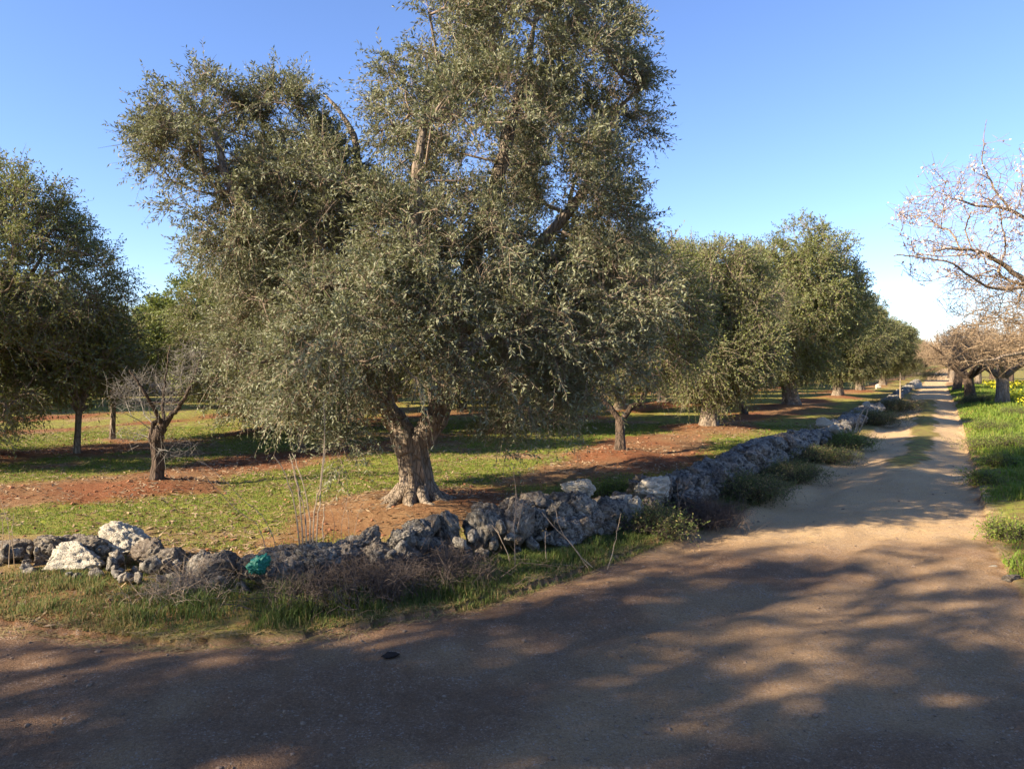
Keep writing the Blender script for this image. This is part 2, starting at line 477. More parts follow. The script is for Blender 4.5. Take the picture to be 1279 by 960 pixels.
def smooth_line(pts, rad, n=6):
    """Catmull-Rom"""
    P = np.asarray(pts, float); P = np.vstack([2 * P[0] - P[1], P, 2 * P[-1] - P[-2]])
    rr = np.asarray(rad, float); out, ro = [], []
    for k in range(1, len(P) - 2):
        for t in np.linspace(0, 1, n, endpoint=False):
            a, b, c, d = P[k - 1], P[k], P[k + 1], P[k + 2]
            out.append(.5 * (2 * b + (c - a) * t + (2 * a - 5 * b + 4 * c - d) * t * t + (3 * b - a - 3 * c + d) * t ** 3))
            ro.append(rr[k - 1] * (1 - t) + rr[k] * t)
    out.append(P[-2]); ro.append(rr[-1])
    return np.array(out), np.array(ro)

def grow(rng, limbs, attract, tip=.006, expo=.48, kink=.12, penalty=.25, seg=.28, cw=1.0):
    """limbs: list of (pts, radii). Attaches every attractor to the growing skeleton; returns list of (polyline, radii)"""
    P, par, plen = [], [], []
    fixed = []
    for pts, rr in limbs:
        base = None
        if P:
            d = np.linalg.norm(np.array(P) - pts[0], axis=1); base = int(d.argmin())
        for q, p in enumerate(pts):
            P.append(p); par.append(base if q == 0 else len(P) - 2)
            plen.append((0 if par[-1] is None else plen[par[-1]] + np.linalg.norm(p - P[par[-1]])))
            fixed.append(rr[q])
    n0 = len(P)
    limbn = np.array(P)
    dist = np.min(np.linalg.norm(attract[:, None] - limbn[None, n0 // 4:], axis=2), axis=1)
    order = np.argsort(dist)
    chains = []
    cap_ = n0 + len(attract) * 14
    PA = np.zeros((cap_, 3)); PA[:n0] = P; PL = np.zeros(cap_); PL[:n0] = plen; n = n0
    PAR = np.full(cap_, -1); PAR[:n0] = [-1 if a is None else a for a in par]
    lowlimit = int(n0 * 0.0)
    first = len(limbs[0][0]) * 2 // 3 if limbs else 0
    for k in order:
        a = attract[k]
        d = np.linalg.norm(PA[:n] - a, axis=1)
        cost = d + penalty * PL[:n]; cost[:first] += 2
        b = int(cost.argmin())
        L = d[b]; m = max(2, min(12, int(L / seg) + 1))
        g = PAR[b]
        pd = nrm(PA[b] - PA[g]) if g >= 0 else np.array([0, 0, 1.])
        straight = (a - PA[b])
        c1 = PA[b] + pd * L * .33 * cw; h1 = .6 * cw
        ts = np.linspace(0, 1, m + 1)[1:]
        ch = [b]
        prev = b
        for t in ts:
            q = (1 - t) ** 2 * PA[b] + 2 * t * (1 - t) * (c1 * h1 + (PA[b] + straight * .5) * (1 - h1)) + t * t * a
            if t < 1: q = q + rng.normal(0, kink * L * .25, 3)
            PA[n] = q; PAR[n] = prev; PL[n] = PL[prev] + np.linalg.norm(q - PA[prev]); prev = n; ch.append(n); n += 1
        chains.append(ch)
    cnt = np.zeros(n)
    for ch in chains: cnt[ch[-1]] += 1
    for i in range(n - 1, -1, -1):
        if PAR[i] >= 0: cnt[PAR[i]] += cnt[i]
    rad = tip * np.maximum(cnt, 1) ** expo
    out = []
    for ch in chains:
        pts = PA[ch]; rr = rad[ch].copy(); rr[0] = min(rr[0], rr[1] * 1.15)
        out.append((pts, rr))
    return out, PA[:n]

def sprays(geo, rng, A, out, ntw, nlf, tl=(.22, .45), ll=.055, lw=.0135, matleaf=0, mattwig=1, spread=.8, up=.2, droop=.35, twr=.0022, bare=0, var_bias=None, width_tw=True):
    """leafy twigs growing out of every point of A"""
    n = len(A) * ntw
    o = np.repeat(A, ntw, 0) + rng.normal(0, .03, (n, 3))
    d = nrm(np.repeat(out, ntw, 0) * .6 + rng.normal(0, spread * .6, (n, 3)) + np.array([0, 0, up]))
    L = rng.uniform(tl[0], tl[1], n)
    dd = np.repeat(rng.uniform(0, 1, len(A)) ** 1.5, ntw) * droop * 2
    ts = np.linspace(0, 1, 4)
    P = o[:, None] + d[:, None] * (L[:, None] * ts)[..., None]
    P[:, :, 2] -= (dd[:, None] * L[:, None] * ts ** 2)
    # twigs as three sided tubes
    s = nrm(np.cross(d, rng.normal(0, 1, (n, 3)))); b = np.cross(d, s)
    rr = twr * (1.15 - ts * .8)
    a3 = np.array([0, 2.094, 4.189])
    ring = P[:, :, None] + rr[None, :, None, None] * (np.cos(a3)[None, None, :, None] * s[:, None, None] + np.sin(a3)[None, None, :, None] * b[:, None, None])
    v = ring.reshape(-1, 3)
    base = (np.arange(n) * 12)[:, None, None]
    i = (np.arange(3) * 3)[None, :, None]; j = np.arange(3)[None, None, :]; j2 = (j + 1) % 3
    f = np.stack([base + i + j, base + i + j2, base + i + 3 + j2, base + i + 3 + j], -1).reshape(-1, 4)
    geo.add(v, f, mattwig)
    if nlf == 0: return P
    # leaves
    tpar = np.linspace(.15, 1.0, nlf)[None, :] + rng.uniform(-.04, .04, (n, nlf))
    tpar = np.clip(tpar, 0, 1)
    pos = o[:, None] + d[:, None] * (L[:, None] * tpar)[..., None]
    pos[:, :, 2] -= dd[:, None] * L[:, None] * tpar ** 2
    tan = np.repeat(d[:, None], nlf, 1).copy(); tan[:, :, 2] -= 2 * dd[:, None] * tpar
    tan = nrm(tan)
    side = nrm(np.cross(tan, rng.normal(0, 1, (n, nlf, 3))))
    ld = nrm(tan * rng.uniform(.45, 1.1, (n, nlf, 1)) + side * .85)
    up_ = rng.normal(0, .8, (n, nlf, 3)) + np.array([0, 0, .9]) - 0.0 * tan
    wd = nrm(np.cross(ld, up_))
    l = ll * rng.uniform(.65, 1.25, (n, nlf, 1)); w = lw * rng.uniform(.8, 1.2, (n, nlf, 1))
    nm = np.cross(wd, ld)
    p0 = pos; p2 = pos + ld * l; mid = pos + ld * l * .48 + nm * l * .06
    V = np.stack([p0, mid + wd * w, p2, mid - wd * w], 2).reshape(-1, 4, 3)
    keep = rng.random(len(V)) > bare
    V = V[keep]
    var = rng.uniform(0, 1, len(V)) * .6 + np.repeat(np.repeat(rng.uniform(0, .4, len(A)), ntw), nlf)[keep]
    if var_bias is not None: var = var + np.repeat(np.repeat(var_bias, ntw), nlf)[keep]
    geo.add(V.reshape(-1, 3), np.arange(len(V) * 4).reshape(-1, 4)[:, ::-1], matleaf, np.clip(var, 0, 1))
    return P

def sample_lobes(rng, lobes, n, shell=.5, gapn=1.1, gapt=.40, seed=0):
    """lobes: (cx,cy,cz, rx,ry,rz, weight)"""
    lb = np.array(lobes, float)
    w = lb[:, 6] * (lb[:, 3] * lb[:, 4] * lb[:, 5]) ** .75; w /= w.sum()
    out, dirs = [], []
    while len(out) < n:
        k = rng.choice(len(lb), p=w)
        d = nrm(rng.normal(0, 1, 3)); r = shell + (1 - shell) * rng.random() ** .6
        p = lb[k, :3] + d * r * lb[k, 3:6]
        q = np.linalg.norm((p - lb[:, :3]) / lb[:, 3:6], axis=1)
        if q.min() < .55 and rng.random() < .75: continue
        if p[2] < .25: continue
        if vnoise(p[None] * gapn, seed)[0] < gapt and rng.random() < .9: continue
        out.append(p); dirs.append(nrm(d / lb[k, 3:6]))
    return np.array(out), np.array(dirs)

def trunk_mesh(geo, pts, rad, sides, flare, seed, ridge=.12, lobes=7, mat=0, root_h=.35, squash=1.0):
    """a ribbed, knotted trunk whose foot spreads into roots"""
    P, rr = smooth_line(pts, rad, 10)
    n = len(P); t = nrm(np.gradient(P, axis=0))
    s = np.array([1.0, 0, 0]); S = []
    for k in range(n):
        s = nrm(s - t[k] * np.dot(s, t[k])); S.append(s)
    S = np.array(S); B = np.cross(t, S)
    a = np.linspace(0, 2 * math.pi, sides, endpoint=False)
    hgt = P[:, 2] - P[0, 2]
    fl = np.exp(-np.maximum(hgt, 0) / root_h)
    rs = np.random.default_rng(seed)
    ph = rs.uniform(0, 6.28, 3)
    tw = hgt[:, None] * 1.1
    lob = (.5 + .5 * np.cos(lobes * (a[None] + tw * .25) + ph[0] + 1.3 * np.sin(2 * a + ph[1])[None])) ** 1.5
    q = np.stack([np.cos(a)[None] * 2.4 + 0 * hgt[:, None], np.sin(a)[None] * 2.4 + 0 * hgt[:, None], hgt[:, None] * 1.5 + 0 * a[None]], -1).reshape(-1, 3)
    nz = (fbm(q + tw.mean() , seed, 4) - .5).reshape(n, sides)
    rn = 1 + ridge * (lob - .5) * 1.2 + nz * .45 + fl[:, None] * flare * (.25 + lob * 1.0)
    ring = P[:, None] + (rr[:, None] * rn)[..., None] * (np.cos(a)[None, :, None] * S[:, None] + np.sin(a)[None, :, None] * B[:, None] * squash)
    v = ring.reshape(-1, 3)
    i = np.arange(n - 1)[:, None] * sides; j = np.arange(sides)[None, :]; j2 = (j + 1) % sides
    f = np.stack([i + j, i + j2, i + sides + j2, i + sides + j], -1).reshape(-1, 4)
    geo.add(v, f, mat)
    return P, rr

# ------------------------------------------------------------------ the main olive
def main_olive():
    rng = np.random.default_rng(5)
    bx, by, _ = EXPL['main']
    bz = hz(bx, by) - .05
    S = by
    base = np.array([bx, by, bz])
    def W(u, v, dy=0.0): return at(u, v, S + dy) - base
    root = empty('olive_tree', base, 'huge old olive tree with a thick pale gnarled trunk behind the low wall', 'olive tree')
    g = Geo()
    tp = [np.array([0, 0, -.12]), np.array([0.0, 0, .12]), W(521, 600), W(517, 570), W(514, 545)]
    trunk_mesh(g, tp, [.205, .185, .162, .16, .19], 72, .85, 3, lobes=8, root_h=.17)
    # roots
    for k, (a, L) in enumerate([(0.1, .55), (-.5, .38), (-1.1, .42), (-1.7, .34), (-2.3, .42), (3.0, .38), (1.2, .4), (2.2, .35), (-.2, .36), (-2.7, .33)]):
        q = [np.array([math.cos(a) * .14, math.sin(a) * .14, .17]), np.array([math.cos(a) * .27, math.sin(a) * .27, .055]), np.array([math.cos(a + .15) * (.27 + L * .4), math.sin(a + .15) * (.27 + L * .4), 0.005]), np.array([math.cos(a + .05) * (.27 + L * .75), math.sin(a + .05) * (.27 + L * .75), -.06])]
        p_, r_ = smooth_line(q, [.075, .058, .038, .016], 5)
        r_ = r_ * (1 + .28 * (vnoise(p_ * 18, k) - .5) * 2)
        tube(g, p_, r_, 10)
    limbs = []
    def limb(pts, rr, kn=.10):
        p_, r_ = smooth_line(pts, rr, 7)
        p_ = p_ + (fbm(p_ * 2.0, 77, 3)[:, None] - .5) * kn
        r_ = r_ * (1 + .18 * (vnoise(p_ * 9, 5) * 2 - 1))
        limbs.append((p_, r_)); tube(g, p_, r_, 14)
        return p_
    limb([W(514, 560), W(503, 535), W(490, 515), W(470, 470, -.1), W(440, 410, -.2), W(395, 345, -.3), W(345, 292, -.45), W(300, 250, -.5), W(278, 205, -.45), W(262, 150, -.4)], [.13, .12, .105, .095, .085, .075, .06, .05, .038, .02])
    limb([W(520, 560), W(540, 530), W(556, 495), W(570, 440, .1), W(578, 370, .15), W(600, 290, .1), W(630, 190, 0), W(655, 100, 0), W(670, 20, 0)], [.14, .135, .12, .105, .09, .08, .065, .045, .02])
    limb([W(574, 420, .1), W(620, 360, -.3), W(680, 300, -.6), W(735, 230, -.6), W(765, 150, -.5)], [.085, .07, .06, .045, .02])
    limb([W(455, 440, -.15), W(450, 350, .4), W(455, 260, .6), W(440, 170, .6), W(405, 120, .6)], [.07, .06, .05, .035, .015])
    limb([W(560, 480, 0), W(540, 380, -.8), W(520, 280, -1.2), W(525, 180, -1.2), W(545, 90, -1.0)], [.08, .065, .055, .04, .02])
    limb([W(568, 450, .1), W(620, 410, 1.0), W(690, 330, 1.6), W(720, 220, 1.8)], [.075, .06, .045, .02])
    limb([W(490, 510, 0), W(460, 460, 1.0), W(400, 380, 1.6), W(340, 300, 1.8)], [.07, .055, .045, .02])
    limb([W(590, 330, .1), W(660, 400, -.8), W(720, 420, -1.0), W(760, 440, -1.0)], [.05, .04, .03, .012])
    limb([W(470, 480, -.1), W(420, 450, -.9), W(370, 440, -1.3), W(330, 450, -1.4)], [.055, .04, .03, .012])
    px = S / FPX
    LB = []
    def lobe(u, v, ru, rv, dy=0, ry=None, w=1.0):
        c = W(u, v, dy); k_ = 11 if min(ru, rv) > 50 else 4; ru -= k_; rv -= k_; LB.append((*c, ru * px, ry if ry else min(ru, rv) * px * 1.1, rv * px, w))
    lobe(262, 180, 76, 76, -.4, .8, 1.7); lobe(222, 215, 46, 60, -.4, .5, 1.4); lobe(300, 265, 62, 75, -.4, .8, 1.3); lobe(368, 170, 62, 72, .3, .8, 1.3); lobe(390, 240, 80, 75, 0, 1.1)
    lobe(340, 330, 72, 60, .3, 1.1); lobe(345, 410, 80, 72, .2, 1.3); lobe(325, 465, 52, 45, .2, 1.0, .8); lobe(400, 465, 72, 65, -.6, 1.0); lobe(262, 128, 36, 34, -.4, .3, 1.5); lobe(345, 495, 50, 24, .4, .6, .5)
    lobe(518, 150, 58, 80, -.3, 1.0); lobe(570, 60, 60, 70, -.4, .9); lobe(660, 60, 95, 80, -.2, 1.3); lobe(735, 90, 72, 95, -.3, 1.2); lobe(770, 150, 42, 75, -.4, .7, .8); lobe(620, 190, 110, 95, -.9, 1.0)
    lobe(690, -70, 85, 70, 0, 1.0); lobe(590, -50, 70, 55, 0, .9)
    lobe(470, 300, 95, 90, -.8, 1.0); lobe(560, 310, 100, 90, -1.2, .9); lobe(690, 250, 95, 95, -.4, 1.3); lobe(755, 290, 52, 75, -.3, .9); lobe(440, 400, 90, 90, -1.4, .8)
    lobe(520, 420, 85, 80, -1.3, .7); lobe(600, 430, 90, 75, -.9, .9); lobe(690, 400, 85, 85, -.9, .9); lobe(650, 490, 75, 42, -.6, .8, .8); lobe(775, 380, 60, 65, -.7, .8); lobe(745, 450, 62, 48, -.8, .6, .8)
    lobe(590, 230, 120, 130, 1.3, 1.0); lobe(700, 200, 90, 120, 1.5, 1.0); lobe(450, 300, 100, 100, 1.4, 1.0); lobe(345, 255, 65, 85, 1.0, .8)
    lobe(428, 560, 17, 36, -1.2, .16, 2.2); lobe(620, 548, 16, 28, -.7, .18, 2.5); lobe(500, 470, 60, 38, -1.2, .45)
    A, D = sample_lobes(rng, LB, 3100, shell=.5, gapn=1.6, gapt=.415, seed=4)
    # keep the fork and trunk in view
    uv = [(640 + (a[0] + bx) / (a[1] + by) * FPX, 480 - 930 * ((a[2] + bz - CAM_H) / (a[1] + by)) - 30) for a in A]
    ok = np.array([not (455 < u < 600 and v > 478 + .25 * abs(u - 520) and a[1] < .6) for (u, v), a in zip(uv, A)])
    A, D = A[ok], D[ok]
    br, _ = grow(rng, limbs, A[::2], tip=.0045, expo=.47)
    for p_, r_ in br: tube(g, p_, r_, 5, cap=False, mat=1)
    link('trunk', g.mesh('olive_trunk', [M['bark'], M['twig']], True), root)
    gc = Geo()
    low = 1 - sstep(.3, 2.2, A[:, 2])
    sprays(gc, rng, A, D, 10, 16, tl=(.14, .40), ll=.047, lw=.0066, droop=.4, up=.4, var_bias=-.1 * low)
    sel = rng.random(len(A)) < .45
    sprays(gc, rng, A[sel], D[sel] * 0 + rng.normal(0, .5, D[sel].shape), 8, 0, tl=(.15, .34), twr=.0026, droop=.2, spread=1.2)
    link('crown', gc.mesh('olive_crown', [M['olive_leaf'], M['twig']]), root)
main_olive()

# ------------------------------------------------------------------ other olives: a few grown, then copied
def olive(name, seed, H, Rr, trunk_h, tr, lobes_n, label, natt=520, ntw=6, nlf=9, ll=.08, lw=.016, leaf='olive_leaf_far', fork=False, loc=(0, 0, 0), rz=0, skirt=.7, bark='bark', s=1, gapt=.36, cat='olive tree', group=None):
    rng = np.random.default_rng(seed)
    root = empty(name, loc, label, cat, group, rz=rz, s=s)
    g = Geo()
    lean = rng.normal(0, .12, 2)
    tp = [np.array([0, 0, -.15]), np.array([0, 0, .1]), np.array([lean[0] * .5, lean[1] * .5, trunk_h * .55]), np.array([lean[0], lean[1], trunk_h])]
    trunk_mesh(g, tp, [tr * 1.15, tr, tr * .85, tr * .9], 28, .5 if tr > .12 else .3, seed, lobes=5, root_h=.15)
    limbs = []
    nl = 2 if fork else 5
    for k in range(nl + (3 if fork else 0)):
        a = (k * 6.283 / nl + rng.uniform(-.4, .4)) if not fork else (math.pi * k + rng.uniform(-.1, .1) if k < 2 else rng.uniform(0, 6.28))
        rr = Rr * rng.uniform(.35, .6); top = H * rng.uniform(.6, .85)
        st = tp[-1] - np.array([0, 0, tr * .5])
        if k >= nl: st = limbs[k % 2][0][6]
        if fork and k < 2: rr = Rr * .62
        q = [st, st + np.array([math.cos(a) * rr * (.62 if fork and k < 2 else .3), math.sin(a) * rr * .3, (top - trunk_h) * .3]), st + np.array([math.cos(a) * rr * .65, math.sin(a) * rr * .65, (top - trunk_h) * .6]), np.array([math.cos(a) * rr, math.sin(a) * rr, top])]
        w = tr * (.62 if k < nl else .4)
        p_, r_ = smooth_line(q, [w, w * .75, w * .5, w * .2], 6)
        p_[1:] += rng.normal(0, .025, p_[1:].shape)
        limbs.append((p_, r_)); tube(g, p_, r_, 9)
    LB = []
    zc = (H + trunk_h * skirt) / 2
    for k in range(lobes_n):
        d = nrm(rng.normal(0, 1, 3)); q = .62
        c = np.array([d[0] * Rr * q, d[1] * Rr * q, zc + d[2] * (H - trunk_h * skirt) / 2 * q])
        r = Rr * rng.uniform(.32, .5)
        LB.append((*c, r, r, r * rng.uniform(.8, 1.15), 1))
    A, D = sample_lobes(rng, LB, natt, shell=.45, gapn=1.5, gapt=gapt, seed=seed)
    br, _ = grow(rng, limbs, A[::2], tip=.006, expo=.46)
    for p_, r_ in br: tube(g, p_, r_, 4, cap=False, mat=1)
    link('trunk', g.mesh(name + '_trunk', [M[bark], M['twig']], True), root)
    gc = Geo()
    sprays(gc, rng, A, D, ntw, nlf, tl=(.2, .5), ll=ll, lw=lw, twr=.004, droop=.3)
    link('crown', gc.mesh(name + '_crown', [M[leaf], M['twig']]), root)
    return root

def L3(k, dz=-.03): x, y, _ = EXPL[k]; return (x, y, hz(x, y) + dz)
T = {}
T['fork'] = olive('olive_tree', 21, 3.5, 1.45, .55, .085, 16, 'slim olive tree with a dark trunk forking low into a V', natt=1100, ll=.06, lw=.010, fork=True, loc=L3('fork'), rz=.15, skirt=2.2, bark='bark_dark', gapt=.2)
T['left'] = olive('olive_tree', 22, 4.9, 2.6, .7, .2, 24, 'broad dark olive tree at the left edge with foliage hanging almost to the ground', natt=2200, ntw=8, ll=.062, lw=.0115, loc=L3('leftbig'), rz=.5, s=.9, skirt=.3, gapt=.33, bark='bark_dark')
T['r1'] = olive('olive_tree', 23, 4.4, 1.6, .75, .2, 34, 'leafy green olive with thick trunk and drooping skirt beyond the slim forked olive', natt=1900, ntw=8, ll=.062, lw=.0115, loc=L3('r1'), rz=1.0, skirt=.7, gapt=.12)
T['r3'] = olive('olive_tree', 24, 6.0, 2.4, 1.0, .27, 38, 'tallest round-topped olive of the row along the wall, on a mound of red earth', natt=2600, ntw=7, ll=.075, lw=.0165, loc=L3('r3'), rz=2.0, skirt=.8, gapt=.10)
T['young'] = olive('young_olive_tree', 25, 2.6, .95, .75, .055, 10, 'young olive with a thin orange-lit trunk under the broad dark olive', natt=260, ll=.08, lw=.016, loc=L3('young_a'), skirt=1.1, cat='olive tree')
T['yellow'] = olive('olive_tree', 26, 4.4, 1.9, .8, .14, 14, 'yellow-green bushy olive standing beyond the green glade at left', natt=900, ll=.12, lw=.028, leaf='olive_leaf_yellow', loc=L3('yellow'), skirt=.5, gapt=.2, s=1.05)
cpy = copy_tree
cpy(T['young'], L3('young_b'), 1.3, 1.0, 'small young olive with a dark thin trunk, second from the left edge')
cpy(T['left'], L3('back_thick'), 2.4, .85, 'olive with a thick twisted trunk seen beneath the left side of the huge olive')
cpy(T['young'], L3('back_thin'), 2.6, 1.15, 'young olive with a slender dark trunk, nearest behind the tall dry stalks')
cpy(T['young'], L3('red_thin'), 4.0, 1.25, 'young olive with a thin reddish trunk just right of the huge olive trunk')
cpy(T['fork'], L3('r2'), 2.0, 1.05, 'olive with a leaning forked trunk between the skirted olive and the tallest round olive')
cpy(T['r3'], L3('r4'), 1.1, .80, 'olive just beyond the tallest round-topped olive of the wall row')
cpy(T['r1'], L3('r5'), 3.0, .98, 'olive with a ragged crown near the far pale stone block')
cpy(T['r3'], L3('r6'), 4.1, .72, 'dark olive near the far end of the row, left of the track')
cpy(T['r1'], L3('r7'), 2.2, .95, 'last olive of the wall row where the track nears the horizon')
src = [T['r1'], T['r3'], T['left'], T['yellow']]
rr = random.Random(3)
for i, (x, y) in enumerate(FAR):
    k = rr.choices(range(4), [4, 2, 2, 1.5])[0]
    h = rr.uniform(3.4, 4.6) / [4.6, 6.3, 4.9, 4.4][k]
    copy_tree(src[k], (x, y, hz(x, y) - .03 if y < 100 else 0), rr.uniform(0, 6.28), h, 'olive tree in the rows deep in the orchard behind the front trees', 'olive tree', 'olive trees in the rows deep in the orchard')
# trees across the lane, behind the viewer, whose shade falls on the crossing
shade = olive('olive_tree', 61, 7.6, 3.5, 2.2, .26, 26, 'tall open-crowned olive across the lane, nearest the lane edge behind the viewer', natt=1250, ntw=7, nlf=9, ll=.085, lw=.018, loc=(-8.2, -.75, hz(-8.2, -.75) - .03), rz=.4, skirt=1.25, gapt=.46)
SHADE = [(-4.8, -2.7, 2.2, 1.0), (-13.5, -3.6, 1.2, 1.05), (-9.6, -6.6, 3.2, 1.0), (-19.0, -6.5, .6, 1.1), (-3.0, -9.0, 1.7, .9)]
lbls = ['spreading olive across the lane close behind the viewer', 'broad olive across the lane farther along behind the viewer',
        'olive of the second row across the lane behind the viewer', 'broad olive deepest in the plot across the lane', 'olive straight behind the viewer beyond the lane']
for (x, y, rz, s, ), lb in zip(SHADE, lbls):
    copy_tree(shade, (x, y, hz(x, y) - .03), rz, s, lb, 'olive tree')

# ------------------------------------------------------------------ bare trees
def bare_tree(name, seed, loc, label, trunk, limbs_, lobes, natt, tip, ntw, barkm, twigm, blossom=0, cat='bare tree', tw=(.12, .35), twr=.002, s=1, group=None, sides=16, lw_=1.0):
    rng = np.random.default_rng(seed)
    root = empty(name, loc, label, cat, group, s=s)
    g = Geo()
    tp, trr = trunk
    trunk_mesh(g, [np.array(p, float) for p in tp], trr, sides * 2, .35, seed, lobes=5, root_h=.12)
    limbs = []
    for pts, w in limbs_:
        w = [q * lw_ for q in w]
        p_, r_ = smooth_line([np.array(p, float) for p in pts], w, 6)
        p_[1:] += rng.normal(0, .006, p_[1:].shape)
        limbs.append((p_, r_)); tube(g, p_, r_, 10)
    gb = g
    A, D = sample_lobes(rng, lobes, natt, shell=.25, gapn=1.5, gapt=.15, seed=seed)
    br, _ = grow(rng, limbs, A, tip=tip, expo=.45, kink=.07, penalty=.35, seg=.12, cw=.35)
    allp = []
    for p_, r_ in br: tube(gb, p_, r_, 5, cap=False, mat=1); allp.append(p_[1:])
    allp = np.concatenate(allp)
    q = allp[rng.random(len(allp)) < .8]
    tips = sprays(gb, rng, q, nrm(rng.normal(0, 1, q.shape)), ntw, 0, tl=tw, twr=twr, mattwig=1, up=.25, droop=.05, spread=.8)
    link('trunk', gb.mesh(name + '_trunk', [barkm, twigm], True), root)
    if blossom:
        gf = Geo()
        P = np.concatenate([tips.reshape(-1, 3), allp]); P = P[P[:, 2] > 2.35]; P = P[rng.choice(len(P), blossom)]; P = P[vnoise(P * 2.2, 4) > .5]
        n = len(P); up = nrm(rng.normal(0, 1, (n, 3))); a = nrm(np.cross(up, rng.normal(0, 1, (n, 3)))); b = np.cross(up, a)
        r = rng.choice([.006, .010, .015], n, p=[.5, .3, .2])[:, None]
        for k in range(5):
            t0 = k * 1.2566
            dirc = a * math.cos(t0) + b * math.sin(t0); sd = -a * math.sin(t0) + b * math.cos(t0)
            V = np.stack([P, P + dirc * r * .7 + sd * r * .5 + up * r * .3, P + dirc * r * 1.15 + up * r * .5, P + dirc * r * .7 - sd * r * .5 + up * r * .3], 1)
            gf.add(V.reshape(-1, 3), np.arange(n * 4).reshape(-1, 4), 0, rng.random(n))
        tag(link('blossoms', gf.mesh(name + '_blossoms', [M['blossom']]), root), kind='stuff')
    return root

# small pruned bare tree in the orchard
x, y, z = L3('bare')
B0 = np.array([x, y, z])
def Wb(u, v, dy=0): return at(u, v, y + dy) - B0
bare_tree('bare_tree', 41, (x, y, z), 'small leafless tree with a dark stubby trunk left of the huge olive', ([(0, 0, -.1), (0, 0, .1), Wb(198, 575), Wb(196, 550), Wb(200, 532)], [.085, .072, .068, .068, .045]),
          [([Wb(198, 553), Wb(202, 535), Wb(212, 522), Wb(226, 505), Wb(240, 478), Wb(252, 445, .1)], [.06, .055, .035, .025, .018, .007]),
           ([Wb(196, 555), Wb(190, 545), Wb(193, 530), Wb(200, 522)], [.05, .045, .035, .012]),
           ([Wb(203, 530), Wb(190, 505, -.2), Wb(175, 480, -.3), Wb(160, 462, -.3)], [.03, .022, .014, .006]),
           ([Wb(205, 528), Wb(204, 500, .2), Wb(208, 470, .2), Wb(212, 430, .2)], [.025, .018, .012, .006])],
          [(*Wb(180, 490), .42, .4, .36, 1), (*Wb(160, 480), .3, .35, .25, 1), (*Wb(215, 480), .3, .3, .3, 1), (*Wb(225, 560), .28, .3, .12, .5), (*Wb(165, 545), .28, .25, .1, .5), (*Wb(240, 450), .25, .3, .35, .8)], 190, .0018, 3, M['bark_dark'], M['grey_twig'], tw=(.08, .25), twr=.002)

# flowering almond reaching in from the right edge
AX, AY = 6.75, 7.9
AB = np.array([AX, AY, hz(AX, AY)])
def Wa(u, v, dy=0): return at(u, v, AY + dy) - AB
bare_tree('almond_tree', 42, AB, 'flowering almond branches with pale pink blossoms reaching in from the right edge', ([(0, 0, -.1), (0, 0, .15), (-.05, 0, .6), (-.1, 0, 1.05)], [.2, .17, .15, .14]),
          [([(-.1, 0, 1.0), Wa(1400, 420), Wa(1340, 385), Wa(1290, 358, -.1), Wa(1245, 325, -.2), Wa(1215, 312, -.3), Wa(1165, 312, -.4)], [.1, .09, .075, .055, .04, .028, .016]),
           ([(-.1, 0, 1.05), Wa(1420, 380), Wa(1370, 330), Wa(1310, 290, .2), Wa(1260, 262, .2), Wa(1215, 255, .2), Wa(1170, 240, .2)], [.085, .075, .06, .045, .032, .022, .008]),
           ([(-.1, 0, 1.0), Wa(1400, 440), Wa(1340, 430, -.4), Wa(1280, 440, -.8), Wa(1230, 450, -.9), Wa(1200, 452, -.9)], [.075, .06, .045, .032, .02, .008]),
           ([Wa(1290, 358, -.1), Wa(1240, 360, -.3), Wa(1190, 330, -.5), Wa(1150, 322, -.5), Wa(1115, 318, -.5)], [.03, .024, .018, .014, .009]),
           ([Wa(1260, 262, .2), Wa(1240, 230, .2), Wa(1228, 200, .2), Wa(1232, 150, .2)], [.022, .017, .012, .005]),
           ([Wa(1370, 330), Wa(1350, 260, .4), Wa(1310, 190, .5), Wa(1280, 140, .5)], [.05, .035, .022, .007])],
          [(*Wa(1205, 280), .74, .7, .72, 1.4), (*Wa(1245, 400), .62, .7, .5, 2.6), (*Wa(1160, 285), .42, .35, .5, .8), (*Wa(1250, 210), .35, .5, .35, .5), (*Wa(1330, 330), .8, .9, .8, .8), (*Wa(1240, 370), .5, .6, .35, 1.2)],
          820, .0019, 3, M['bark_pale'], M['almond_twig_lit'], blossom=4200, cat='almond tree', tw=(.06, .22), twr=.0026, lw_=.55)
# bare almonds along the track
def far_almond(u, v, sc, label, seed, lean=0., wd=.2, bk='bark_dark'):
    x, y = g2(u, v); z = hz(x, y)
    tp = ([(0, 0, -.1), (0, 0, .15), (lean * .5, 0, .55), (lean, 0, .95)], [wd * 1.2, wd, wd * .9, wd * .85])
    li = []
    rg = np.random.default_rng(seed)
    for k in range(6):
        a = k * 1.05 + rg.uniform(-.3, .3); c, s_ = math.cos(a), math.sin(a)
        li.append(([(lean, 0, .9), (lean + c * .5, s_ * .5, 1.25), (lean + c * 1.1, s_ * 1.1, 1.6 + .3 * rg.random()), (lean + c * 1.7, s_ * 1.7, 2.0 + .7 * rg.random())], [wd * .55, wd * .4, wd * .25, wd * .08]))
    LB = [(lean + math.cos(a) * 1.2, math.sin(a) * 1.2, 2.0, .9, .9, .75, 1) for a in np.linspace(0, 5.2, 6)] + [(lean, 0, 2.5, 1.2, 1.2, .7, 1)]
    return bare_tree('almond_tree', seed, (x, y, z), label, tp, li, LB, 520, .007, 3, M[bk], M['almond_twig_lit'], cat='almond tree', tw=(.2, .5), twr=.006, s=sc)
a1 = far_almond(1252, 507, 1.05, 'bare brown almond with a thick straight trunk among yellow flowers', 43, 0, .2, 'bark')
